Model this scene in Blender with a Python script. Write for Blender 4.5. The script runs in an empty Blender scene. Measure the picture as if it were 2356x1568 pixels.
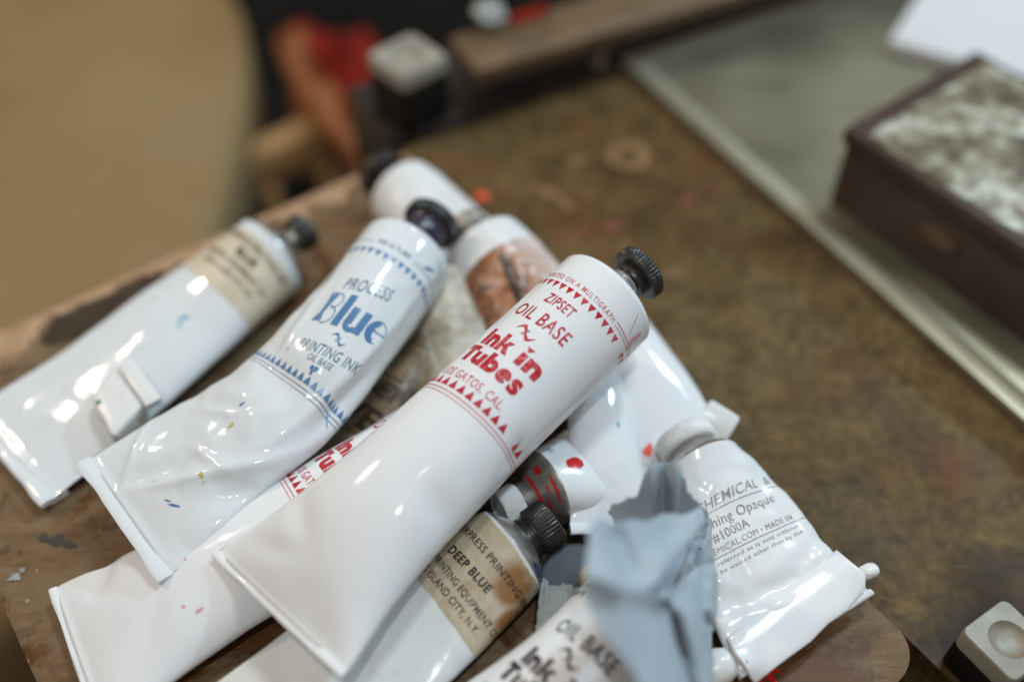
import bpy, bmesh, math, random
from mathutils import Vector, Matrix, noise
random.seed(7)
SC = bpy.context.scene
COL = SC.collection
R = math.radians
PI = math.pi

# ------------------------------------------------------------------ camera
CAMH = .32
PITCH = R(48.7)
FPX, CX, CY = 2400.0, 1178.0, 784.0
def at(px, py, z=0.0):
    """world point at height z (metres) seen at a picture position"""
    u = (px - CX) / FPX; v = -(py - CY) / FPX
    d = Vector((u, math.cos(PITCH) + v * math.sin(PITCH), -math.sin(PITCH) + v * math.cos(PITCH)))
    t = (z - CAMH) / d.z
    return Vector((d.x * t, d.y * t, z))
cam = bpy.data.cameras.new('camera'); cam_o = bpy.data.objects.new('camera', cam); COL.objects.link(cam_o)
cam_o.location = (0, 0, CAMH); cam_o.rotation_euler = (R(90) - PITCH, 0, 0)
cam.lens = 36 * FPX / 2356; cam.sensor_width = 36; cam.clip_start = .01; cam.clip_end = 50
cam.dof.use_dof = True; cam.dof.focus_distance = .341; cam.dof.aperture_fstop = 2.2; cam.dof.aperture_blades = 0
SC.camera = cam_o

# ------------------------------------------------------------------ materials
MATS = {}
class NT:
    def __init__(s, name, rough=.5, metal=0, spec=.5):
        s.m = bpy.data.materials.new(name); s.m.use_nodes = True
        s.t = s.m.node_tree; s.b = s.t.nodes['Principled BSDF']
        s.b.inputs['Roughness'].default_value = rough; s.b.inputs['Metallic'].default_value = metal
        s.b.inputs['Specular IOR Level'].default_value = spec
        MATS[name] = s.m
        s._tc = None
    def n(s, typ, **kw):
        nd = s.t.nodes.new(typ)
        for k, v in kw.items():
            if k in nd.inputs: nd.inputs[k].default_value = v
            else: setattr(nd, k, v)
        return nd
    def l(s, a, b): s.t.links.new(a, b)
    def co(s, scale=(1, 1, 1), rot=(0, 0, 0), loc=(0, 0, 0)):
        if not s._tc: s._tc = s.n('ShaderNodeTexCoord')
        mp = s.n('ShaderNodeMapping')
        mp.inputs['Scale'].default_value = scale; mp.inputs['Rotation'].default_value = rot; mp.inputs['Location'].default_value = loc
        s.l(s._tc.outputs['Object'], mp.inputs['Vector']); return mp.outputs[0]
    def noise(s, freq, detail=4, rough=.55, dist=0, **co):
        nd = s.n('ShaderNodeTexNoise', Scale=freq, Detail=detail, Roughness=rough, Distortion=dist)
        s.l(s.co(**co), nd.inputs['Vector']); return nd.outputs['Fac']
    def ramp(s, fac, stops, interp='LINEAR'):
        r = s.n('ShaderNodeValToRGB'); r.color_ramp.interpolation = interp
        while len(r.color_ramp.elements) < len(stops): r.color_ramp.elements.new(.5)
        for e, (p, c) in zip(r.color_ramp.elements, stops):
            e.position = p; e.color = (c[0], c[1], c[2], 1) if not isinstance(c, (int, float)) else (c, c, c, 1)
        s.l(fac, r.inputs[0]); return r.outputs[0]
    def mix(s, fac, a, b, mode='MIX'):
        m = s.n('ShaderNodeMix', data_type='RGBA', blend_type=mode)
        for sock, v in ((m.inputs[0], fac), (m.inputs[6], a), (m.inputs[7], b)):
            if isinstance(v, (int, float)): sock.default_value = v
            elif isinstance(v, tuple): sock.default_value = (*v, 1)
            else: s.l(v, sock)
        return m.outputs[2]
    def attr(s, name):
        return s.n('ShaderNodeAttribute', attribute_name=name).outputs['Fac']
    def attrc(s, name):
        return s.n('ShaderNodeAttribute', attribute_name=name).outputs['Color']
    def color(s, c):
        if isinstance(c, tuple): s.b.inputs['Base Color'].default_value = (*c, 1)
        else: s.l(c, s.b.inputs['Base Color'])
        return s
    def bump(s, h, strength=.3, dist=.001):
        b = s.n('ShaderNodeBump', Strength=strength, Distance=dist)
        s.l(h, b.inputs['Height']); s.l(b.outputs[0], s.b.inputs['Normal']); return s
    def rough(s, c): s.l(c, s.b.inputs['Roughness']); return s

def white_paint(name, base=(.73, .735, .735), dirt=(.5, .42, .3), amount=.25, rough=.2, specks=True, bump=.12):
    m = NT(name, rough, 0, .26)
    f = m.ramp(m.noise(38, 5, .6, .6), [(.5, 0), (.74, amount)])
    c = m.mix(f, base, dirt)
    if specks:
        sp = m.ramp(m.noise(210, 2, .5), [(.735, 0), (.76, .55)])
        c = m.mix(sp, c, (.28, .24, .2))
        bl = m.ramp(m.noise(75, 3, .6, loc=(3, 1, 2)), [(.735, 0), (.765, .5)])
        c = m.mix(bl, c, (.25, .42, .55))
    m.color(c)
    m.bump(m.noise(130, 4, .55), bump, .0012)
    return m
white_paint('glossy_white_enamel', amount=.10, rough=.17, bump=.05)
white_paint('clean_white_enamel', base=(.73, .735, .745), amount=.02, rough=.09, specks=False, bump=.02)
white_paint('bluish_white_enamel', base=(.66, .69, .705), dirt=(.55, .52, .45), amount=.12, rough=.09, bump=.02)
white_paint('stained_white_enamel', base=(.68, .69, .68), dirt=(.42, .33, .2), amount=.5, rough=.17, bump=.08)
white_paint('matt_white_enamel', base=(.69, .69, .68), dirt=(.5, .4, .28), amount=.35, rough=.26, bump=.05)
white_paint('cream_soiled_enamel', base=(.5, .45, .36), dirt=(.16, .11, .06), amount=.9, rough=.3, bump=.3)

def simple(name, c, rough=.5, metal=0, spec=.5, vary=.25, scale=120, bump=.15, bd=.0008):
    m = NT(name, rough, metal, spec)
    f = m.noise(scale, 4, .6)
    dark = tuple(x * (1 - vary) for x in c); lite = tuple(min(1, x * (1 + vary)) for x in c)
    m.color(m.ramp(f, [(.3, dark), (.7, lite)]))
    if bump: m.bump(f, bump, bd)
    return m
simple('black_plastic', (.016, .014, .012), .32, 0, .5, .4, 300, .25)
simple('inky_violet_plastic', (.03, .025, .05), .25, 0, .6, .7, 260, .3)
simple('bare_tin', (.52, .5, .47), .3, .9, .5, .15, 200, .1)
simple('dull_lead', (.36, .33, .29), .42, .75, .5, .35, 160, .3)
simple('shadow_slate_plastic', (.03, .04, .048), .5, 0, .4, .2, 90, .05)  # bluish grey darkened so the colour holds the cap's shadow
simple('tan_wooden_end', (.5, .33, .2), .5, 0, .4, .15, 90, .05)
simple('white_plastic', (.72, .72, .7), .28, 0, .5, .05, 60, .05)
simple('white_ribbed_plastic', (.74, .73, .72), .4, 0, .5, .1, 300, .25)
simple('brown_rail_wood', (.13, .08, .04), .5, 0, .4, .3, 40, .2)
simple('dark_iron', (.022, .016, .014), .4, .3, .5, .5, 60, .2)
simple('orange_brown_wood', (.26, .085, .025), .45, 0, .4, .25, 30, .1)
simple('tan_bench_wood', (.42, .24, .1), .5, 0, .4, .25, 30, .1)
simple('dark_green_paint', (.016, .035, .024), .5, 0, .4, .2, 30, .05)
simple('red_cloth', (.2, .014, .006), .9, 0, .1, .35, 40, .3)
simple('block_base_dark', (.009, .007, .006), .6, 0, .2, .3, 60, .1)
simple('dark_floor', (.006, .005, .0035), .8, 0, .2, .5, 6, .1)
simple('white_paper', (.58, .585, .6), .7, 0, .2, .02, 40, .05)
simple('pin_metal', (.3, .24, .18), .4, .6, .5, .3, 80, .1)
simple('grey_white_paint', (.27, .28, .27), .4, 0, .4, .2, 60, .1)

# worn inks
def ink(name, c, worn, thr=.60, rough=.3):
    m = NT(name, rough)
    f = m.ramp(m.noise(520, 3, .7), [(thr, 0), (thr + .14, .75)])
    g = m.ramp(m.noise(48, 2, .5), [(.42, .0), (.68, 1.0)])
    mm = m.n('ShaderNodeMath', operation='MULTIPLY'); m.l(f, mm.inputs[0]); m.l(g, mm.inputs[1])
    m.color(m.mix(mm.outputs[0], c, worn)); return m
ink('red_ink', (.44, .006, .02), (.74, .36, .36), .46)  # pale speckle is wear, strengthened to stand in for glare on the letters
ink('thin_red_ink', (.55, .1, .1), (.75, .55, .5), .5)
ink('blue_ink', (.075, .185, .36), (.4, .5, .6), .55)
ink('grey_blue_ink', (.12, .19, .26), (.4, .47, .5), .55)
ink('violet_black_ink', (.02, .008, .014), (.2, .12, .1), .62)
ink('brown_black_ink', (.03, .02, .014), (.16, .1, .06), .62)
ink('grey_print_ink', (.26, .25, .24), (.5, .5, .48), .5)
ink('scarlet_paint', (.52, .008, .01), (.4, .02, .02), .6, .25)
ink('orange_paint', (.75, .08, .03), (.7, .15, .08), .6, .4)
ink('rusty_streak', (.2, .042, .018), (.13, .06, .03), .5, .5)
ink('green_paint', (.03, .16, .03), (.1, .25, .1), .6, .4)
ink('teal_paint', (.1, .35, .5), (.4, .55, .6), .5, .4)
ink('ochre_paint', (.5, .42, .1), (.5, .45, .25), .5, .4)
ink('pink_paint', (.7, .3, .42), (.7, .5, .55), .4, .4)
ink('black_stain', (.018, .016, .018), (.05, .04, .035), .6, .5)
ink('navy_paint', (.02, .022, .08), (.05, .05, .12), .6, .3)

# paper label with stain written in an attribute
m = NT('tan_paper_label', .42, 0, .35)
fib = m.noise(160, 5, .65)
pap = m.ramp(fib, [(.3, (.44, .35, .235)), (.72, (.58, .5, .37))])
blot = m.ramp(m.noise(70, 4, .6, .5), [(.45, 0), (.66, .55)])
c = m.mix(blot, pap, (.33, .215, .1))
c = m.mix(m.attr('stain'), c, (.25, .105, .025))
m.color(c); m.bump(fib, .15, .0006)
m = NT('pale_paper_label', .45, 0, .3)
m.color(m.ramp(m.noise(60, 5, .6), [(.3, (.52, .44, .32)), (.7, (.66, .59, .46))]))

m = NT('copper_picture_print', .3)
c = m.ramp(m.noise(95, 4, .6, 1.2), [(.3, (.03, .014, .008)), (.44, (.2, .075, .03)), (.54, (.36, .155, .07)), (.66, (.42, .25, .18)), (.8, (.6, .5, .45))])
m.color(m.mix(m.attr('fade'), c, (.6, .49, .44)))
m = NT('kraft_brown_print', .4)
m.color(m.ramp(m.noise(70, 4, .6, .6), [(.35, (.06, .035, .015)), (.55, (.2, .135, .07)), (.75, (.38, .3, .2))]))
m.bump(m.noise(140, 4, .6), .3, .001)

# towels
def towel(name, a, b):
    m = NT(name, .95, 0, .1)
    f = m.noise(60, 4, .6)
    c = m.ramp(f, [(.3, a), (.7, b)])
    st = m.ramp(m.noise(44, 4, .6, .4, loc=(.2, .7, .1)), [(.62, 0), (.74, .5)])
    m.color(m.mix(st, c, tuple(x * .55 for x in a)))
    m.b.inputs['Sheen Weight'].default_value = .2
    m.bump(m.noise(900, 3, .6), .5, .0006)
    return m
towel('blue_paper_towel', (.32, .39, .445), (.38, .445, .49))
towel('grey_paper_towel', (.22, .255, .25), (.27, .30, .29))

# board: worn varnished wood, grain along its long side
GR = R(-54.2)
m = NT('worn_board_wood', .55, 0, .15)
grain = m.noise(1, 7, .7, .4, scale=(22, 190, 60), rot=(0, 0, -GR))
pore = m.noise(1, 3, .6, 0, scale=(120, 1100, 200), rot=(0, 0, -GR))
base = m.ramp(grain, [(.25, (.115, .069, .034)), (.5, (.165, .105, .055)), (.75, (.21, .142, .08))])
base = m.mix(.7, base, m.ramp(pore, [(.32, (.6, .56, .5)), (.45, (1.05, 1.05, 1.05))]), 'MULTIPLY')
lac = m.ramp(m.noise(20, 6, .62, .7), [(.5, 0), (.55, 1)])
c = m.mix(lac, base, m.ramp(grain, [(.3, (.075, .03, .011)), (.7, (.135, .062, .026))]))
grey = m.ramp(m.noise(26, 6, .66, loc=(.4, .2, 0)), [(.5, 0), (.62, .7)])
c = m.mix(grey, c, (.205, .145, .088))
soil = m.ramp(m.noise(42, 5, .65, .4, loc=(.9, .6, 0)), [(.58, 0), (.68, .8)])
c = m.mix(soil, c, (.055, .034, .02))
bare = m.ramp(m.attr('bare'), [(.3, 0), (.6, 1)])
jag = m.noise(75, 4, .6)
ad = m.n('ShaderNodeMath', operation='ADD'); m.l(m.attr('bare'), ad.inputs[0]); m.l(jag, ad.inputs[1])
c = m.mix(m.ramp(ad.outputs[0], [(.9, 0), (.95, 1)]), c, m.ramp(m.noise(90, 3, .5), [(.3, (.3, .17, .085)), (.7, (.48, .32, .2))]))
ad2 = m.n('ShaderNodeMath', operation='ADD'); m.l(m.attr('dark'), ad2.inputs[0]); m.l(m.noise(120, 4, .6, loc=(1, 2, 0)), ad2.inputs[1])
c = m.mix(m.ramp(ad2.outputs[0], [(.95, 0), (1.0, .95)]), c, (.04, .028, .018))
ws = m.ramp(m.noise(330, 2, .5), [(.72, 0), (.75, .6)])
c = m.mix(ws, c, (.45, .4, .33))
m.color(c); m.bump(grain, .2, .0008)
m.rough(m.ramp(lac, [(0, .6), (1, .42)]))

# table: blotched patinated steel
m = NT('patinated_steel', .55, .0, .12)
big = m.noise(9, 5, .6, .4)
c = m.ramp(big, [(.3, (.082, .044, .016)), (.5, (.116, .074, .030)), (.7, (.134, .095, .046))])
mid = m.ramp(m.noise(60, 6, .68, .3), [(.34, (.5, .46, .4)), (.66, (1.35, 1.33, 1.25))])
c = m.mix(.8, c, mid, 'MULTIPLY')
fine = m.ramp(m.noise(230, 4, .65), [(.36, (.62, .6, .56)), (.64, (1.22, 1.2, 1.16))])
c = m.mix(.8, c, fine, 'MULTIPLY')
vo = m.n('ShaderNodeTexVoronoi', Scale=270.0, Randomness=1.0); m.l(m.co(), vo.inputs['Vector'])
vr = m.ramp(vo.outputs['Distance'], [(.22, .42), (.5, 1.12)])
vmask = m.ramp(m.noise(10, 3, .5, loc=(.31, .2, 0)), [(.42, 0), (.56, .85)])
c = m.mix(vmask, c, m.mix(1.0, c, vr, 'MULTIPLY'))
rust = m.ramp(m.noise(21, 5, .6, loc=(.7, .1, .3)), [(.56, 0), (.68, .6)])
c = m.mix(rust, c, (.12, .045, .014))
blk = m.ramp(m.noise(34, 4, .6, loc=(.2, .9, .3)), [(.66, 0), (.74, .7)])
c = m.mix(blk, c, (.03, .02, .012))
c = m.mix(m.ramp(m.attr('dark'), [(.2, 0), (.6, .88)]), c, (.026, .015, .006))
scr = m.ramp(m.noise(1, 2, .6, .1, scale=(30, 900, 10), rot=(0, 0, R(35))), [(.70, 0), (.76, .35)])
c = m.mix(scr, c, (.2, .15, .09))
m.color(c); m.bump(m.noise(90, 5, .6), .12, .0008)
m.rough(m.ramp(m.noise(30, 4, .6), [(.3, .42), (.7, .62)]))

m = NT('brushed_plate_metal', .4, .85, .5)
st = m.noise(1, 5, .6, .2, scale=(6, 55, 20), rot=(0, 0, R(-20)))
c = m.ramp(st, [(.3, (.265, .255, .175)), (.7, (.36, .35, .26))])
cl = m.ramp(m.noise(11, 4, .55), [(.42, .7), (.62, 1.12)])
m.color(m.mix(1.0, c, cl, 'MULTIPLY'))
m.rough(m.ramp(m.noise(26, 4, .6), [(.3, .36), (.7, .46)]))
m = NT('worn_plate_edge', .42, .7, .5)
m.color(m.ramp(m.noise(26, 4, .6), [(.3, (.29, .265, .18)), (.7, (.4, .375, .28))]))

m = NT('dark_case_brown', .6, 0, .2)
c = m.ramp(m.noise(14, 4, .6), [(.3, (.036, .02, .012)), (.5, (.062, .04, .028)), (.7, (.09, .064, .048))])
m.color(c); m.bump(m.noise(60, 4, .6), .15, .001)
m = NT('mottled_lid_sheet', .35, .1, .5)
c = m.ramp(m.noise(62, 9, .72, .3), [(.36, (.05, .038, .02)), (.47, (.15, .12, .07)), (.55, (.32, .3, .22)), (.64, (.58, .61, .52)), (.74, (.42, .33, .26))])
m.color(c); m.rough(m.ramp(m.noise(40, 3, .6), [(.3, .2), (.7, .5)]))

m = NT('tan_leather', .7, 0, .15)
c = m.ramp(m.noise(4.5, 3, .5, .3), [(.3, (.18, .1, .034)), (.5, (.235, .155, .07)), (.72, (.25, .188, .095))])
m.color(c)
m = NT('cream_block_paint', .42, 0, .4)
c = m.ramp(m.noise(55, 5, .6, .3), [(.3, (.2, .175, .13)), (.65, (.34, .32, .265))])
m.color(m.mix(m.attr('stain'), c, (.2, .11, .05))); m.bump(m.noise(120, 4, .6), .15, .0008)

# ------------------------------------------------------------------ object helpers
def props(o, label=None, cat=None, group=None, kind=None):
    if label: o['label'] = label
    if cat: o['category'] = cat
    if group: o['group'] = group
    if kind: o['kind'] = kind
    return o
def empty(name, loc, label, cat, group=None):
    o = bpy.data.objects.new(name, None); COL.objects.link(o); o.location = loc
    o.empty_display_size = .01
    return props(o, label, cat, group)
def link_mesh(name, me, mat, parent=None, smooth=True):
    o = bpy.data.objects.new(name, me); COL.objects.link(o)
    for mm in (mat if isinstance(mat, (list, tuple)) else [mat]):
        me.materials.append(MATS[mm])
    if smooth:
        for p in me.polygons: p.use_smooth = True
    if parent:
        o.parent = parent
        # mesh data is written in world space: bring it under the parent's origin
        off = Vector(); q = parent
        while q: off = off + q.location; q = q.parent
        me.transform(Matrix.Translation(-off))
    return o
def from_bm(name, bm, mat, parent=None, smooth=True, recalc=True, sharp=None):
    if recalc: bmesh.ops.recalc_face_normals(bm, faces=bm.faces)
    me = bpy.data.meshes.new(name); bm.to_mesh(me); bm.free()
    o = link_mesh(name, me, mat, parent, smooth)
    if sharp is not None: me.set_sharp_from_angle(angle=R(sharp))
    return o
def frame_of(axis):
    a = axis.normalized()
    h = Vector((0, 0, 1)) if abs(a.z) < .9 else Vector((1, 0, 0))
    x = h.cross(a).normalized(); y = a.cross(x)
    return x, y, a
def lathe(bm, origin, axis, prof, n=48, ribs=None, cap0=False, cap1=True, squash=None):
    """prof: (radius, height) rings; ribs: (first ring, last ring, count, depth)"""
    x, y, a = frame_of(axis); rings = []
    for i, (r, h) in enumerate(prof):
        ring = []
        for k in range(n):
            t = 2 * PI * k / n; rr = r
            if ribs and ribs[0] <= i <= ribs[1]: rr = r + ribs[3] * (1 if (k // 2) % 2 else -1) * .5
            ring.append(bm.verts.new(origin + a * h + x * (rr * math.cos(t)) + y * (rr * math.sin(t))))
        rings.append(ring)
    for A, B in zip(rings, rings[1:]):
        for k in range(n): bm.faces.new((A[k], A[(k + 1) % n], B[(k + 1) % n], B[k]))
    if cap0: bm.faces.new(list(reversed(rings[0])))
    if cap1: bm.faces.new(rings[-1])
    return bm
def boxed(bm, pts, z0, z1, bevel=0.0, seg=2):
    """prism on a ground outline"""
    lo = [bm.verts.new((p[0], p[1], z0)) for p in pts]; hi = [bm.verts.new((p[0], p[1], z1)) for p in pts]
    n = len(pts)
    fs = [bm.faces.new(lo[::-1]), bm.faces.new(hi)] + [bm.faces.new((lo[i], lo[(i + 1) % n], hi[(i + 1) % n], hi[i])) for i in range(n)]
    bmesh.ops.recalc_face_normals(bm, faces=fs)
    if bevel:
        ed = list({e for f in fs for e in f.edges})
        bmesh.ops.bevel(bm, geom=ed, offset=bevel, segments=seg, profile=.5, affect='EDGES')
    return bm
def poly_area_in(pt, poly):
    x, y = pt; c = False; n = len(poly)
    for i in range(n):
        x1, y1 = poly[i]; x2, y2 = poly[(i + 1) % n]
        if (y1 > y) != (y2 > y) and x < (x2 - x1) * (y - y1) / (y2 - y1) + x1: c = not c
    return c

# ------------------------------------------------------------------ lettering in 2D (millimetres)
_H = {}
def _font_mesh(txt, bold=0.0, shear=0.0, space=1.0):
    cu = bpy.data.curves.new('t', 'FONT'); cu.body = txt; cu.size = 1; cu.offset = bold; cu.shear = shear
    cu.space_character = space; cu.resolution_u = 3; cu.fill_mode = 'FRONT'
    o = bpy.data.objects.new('t', cu); COL.objects.link(o)
    dg = bpy.context.evaluated_depsgraph_get()
    me = bpy.data.meshes.new_from_object(o.evaluated_get(dg))
    bpy.data.objects.remove(o); bpy.data.curves.remove(cu)
    vs = [(v.co.x, v.co.y) for v in me.vertices]; fs = [tuple(p.vertices) for p in me.polygons]
    bpy.data.meshes.remove(me); return vs, fs
def caph():
    if 'h' not in _H:
        vs, _ = _font_mesh('H'); _H['h'] = max(v[1] for v in vs)
    return _H['h']
def text(txt, x, s, h, w=None, bold=0.0, shear=0.0, space=1.0, align='C', rot=0):
    """returns (verts, faces): centre x, baseline at s (mm from the shoulder), cap height h, optional width"""
    vs, fs = _font_mesh(txt, bold, shear, space)
    k = h / caph(); x0 = min(v[0] for v in vs); x1 = max(v[0] for v in vs)
    kx = k if w is None else w / (x1 - x0)
    ww = (x1 - x0) * kx
    ox = {'C': x - ww / 2, 'L': x, 'R': x - ww}[align]
    out = []
    for a, b in vs:
        X = (a - x0) * kx; Y = b * k
        out.append((ox + X, s - Y - (X - ww / 2) * math.tan(rot), 0))
    return out, fs
class Pen:
    """heavy drawn letters: polygons in units of cap height"""
    def __init__(s): s.v = []; s.f = []; s.z = 0
    def poly(s, *pts):
        b = len(s.v); s.v += [(p[0], p[1], s.z) for p in pts]; s.f.append(tuple(range(b, b + len(pts)))); s.z += .004
    def rect(s, x0, y0, x1, y1, sl=0): s.poly((x0, y0), (x1, y0), (x1 + sl, y1), (x0 + sl, y1))
    def arc(s, cx, cy, ro, ri, a0, a1, n=18, ex=1.0, ix=None):
        b = len(s.v); ix = ex if ix is None else ix
        for i in range(n + 1):
            t = R(a0 + (a1 - a0) * i / n)
            s.v.append((cx + ro * ex * math.cos(t), cy + ro * math.sin(t), s.z)); s.v.append((cx + ri * ix * math.cos(t), cy + ri * math.sin(t), s.z))
        for i in range(n): s.f.append((b + 2 * i, b + 2 * i + 2, b + 2 * i + 3, b + 2 * i + 1))
        s.z += .004
def heavy(word):
    p = Pen(); adv = 0
    def g(ch, x):
        q = Pen(); q.z = p.z
        if ch == 'I': q.rect(0, 0, .3, 1.0); w = .3
        elif ch == 'n':
            q.rect(0, 0, .27, .72); q.arc(.35, .38, .345, .075, 0, 150, 14); q.rect(.425, 0, .695, .385); w = .695
        elif ch == 'u':
            q.rect(.425, 0, .695, .72); q.arc(.345, .34, .345, .075, 180, 330, 14); q.rect(0, .335, .27, .72); w = .695
        elif ch == 'k':
            q.rect(0, 0, .28, 1.02); q.poly((.25, .33), (.46, .3), (.8, .72), (.47, .72)); q.poly((.3, .42), (.52, .5), (.86, 0), (.5, 0)); w = .86
        elif ch == 'i': q.rect(0, 0, .27, .7); q.poly((-.03, 1.06), (.135, .79), (.32, 1.06)); w = .28
        elif ch == 'T':
            q.rect(.2, 0, .5, .9); q.poly((-.06, .68), (-.02, 1.0), (.3, 1.0), (.3, .8), (.12, .76)); q.poly((.28, 1.0), (.74, 1.0), (.7, .68), (.5, .78), (.3, .8)); w = .7
        elif ch == 'b': q.rect(0, 0, .28, 1.02); q.arc(.4, .36, .37, .1, 0, 360, 28); w = .77
        elif ch == 'e':
            q.arc(.37, .36, .37, .12, 20, 318, 26); q.poly((.2, .29), (.72, .29), (.74, .47), (.2, .47)); w = .74
        elif ch == 's':
            vs, fs = _font_mesh('s', .035); mx = min(v[0] for v in vs); k = .74 / max(v[1] for v in vs); b = 0
            q.v = [((a - mx) * k * 1.02, y * k, q.z) for a, y in vs]; q.f = fs; q.z += .004; w = max(v[0] for v in q.v)
        else: w = .26
        b = len(p.v); p.v += [(x + v[0], v[1], v[2]) for v in q.v]; p.f += [tuple(i + b for i in f) for f in q.f]; p.z = q.z
        return w
    for ch in word: adv += g(ch, adv) + .075
    p.w = adv - .075; return p
def deco_blue():
    p = Pen()
    # B: slab stem with wedge ends and hairline bowls
    p.poly((.02, 1), (.36, 1), (.3, .62), (.24, .3), (.36, 0), (-.04, 0), (.1, .3), (.1, .62))
    p.arc(.36, .74, .27, .235, -90, 90, 14); p.arc(.36, .25, .31, .27, -90, 90, 14)
    p.rect(.74, 0, 1.0, 1.04)
    p.rect(1.1, .2, 1.36, .72); p.arc(1.38, .24, .28, .12, 180, 330, 14); p.rect(1.54, 0, 1.8, .72)
    p.arc(2.22, .36, .36, .33, 0, 300, 26, 1, 1); p.arc(2.22, .36, .36, .2, 90, 285, 16, 1.0, .5); p.rect(1.98, .36, 2.57, .4)
    p.w = 2.57; return p
def place(p, x, s, h, w=None, align='C', tilt=0.0):
    k = h; kx = h if w is None else w / p.w; ww = p.w * kx
    ox = {'C': x - ww / 2, 'L': x}[align]
    return [(ox + v[0] * kx, s - v[1] * k - v[0] * kx * tilt, v[2] * 2) for v in p.v], p.f
def tri_row(x0, x1, s, n, size, down=True):
    vs, fs = [], []
    for i in range(n):
        x = x0 + (x1 - x0) * i / (n - 1); b = len(vs)
        if down: vs += [(x - size / 2, s, 0), (x + size / 2, s, 0), (x, s + size, 0)]
        else: vs += [(x - size / 2, s, 0), (x + size / 2, s, 0), (x, s - size, 0)]
        fs.append((b, b + 1, b + 2))
    return vs, fs
def hline(x0, x1, s, t=.22, n=40, wob=0):
    vs, fs = [], []
    for i in range(n + 1):
        x = x0 + (x1 - x0) * i / n; vs += [(x, s - t / 2, 0), (x, s + t / 2, 0)]
    for i in range(n): fs.append((2 * i, 2 * i + 2, 2 * i + 3, 2 * i + 1))
    return vs, fs
def flourish(x, s, k):
    """little twisted ornament"""
    pts = []; n = 22
    for i in range(n + 1):
        t = i / n; X = -1 + 2 * t; Y = .42 * math.sin(X * PI * 1.02) ; th = .06 + .26 * math.sin(PI * t) ** .7 * (1.25 - abs(2 * t - 1) * .2)
        if abs(X) < .22: th *= .62
        pts.append((X, Y * -1, th))
    vs, fs = [], []
    for X, Y, th in pts: vs += [(x + X * k, s - (Y + th / 2) * k, 0), (x + X * k, s - (Y - th / 2) * k, 0)]
    for i in range(n): fs.append((2 * i, 2 * i + 2, 2 * i + 3, 2 * i + 1))
    for d in (-.12, .0, .12):
        b = len(vs); vs += [(x + (d - .06) * k - .12 * k, s + .3 * k, .006), (x + (d - .02) * k - .12 * k, s + .32 * k, .006), (x + (d + .12) * k, s - .3 * k, .006), (x + (d + .08) * k, s - .32 * k, .006)]
        fs.append((b, b + 1, b + 2, b + 3))
    return vs, fs
def blob(x, s, rx, rs, seed=0, n=26, rag=.45, ang=0):
    rnd = random.Random(seed); vs = [(x, s, 0)]; fs = []
    for i in range(n):
        t = 2 * PI * i / n; k = 1 + rag * (rnd.random() - .55) + .25 * rag * math.sin(3 * t + seed)
        a, b = rx * k * math.cos(t), rs * k * math.sin(t)
        vs.append((x + a * math.cos(ang) - b * math.sin(ang), s + a * math.sin(ang) + b * math.cos(ang), 0))
    for i in range(n): fs.append((0, 1 + i, 1 + (i + 1) % n))
    return vs, fs

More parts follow.
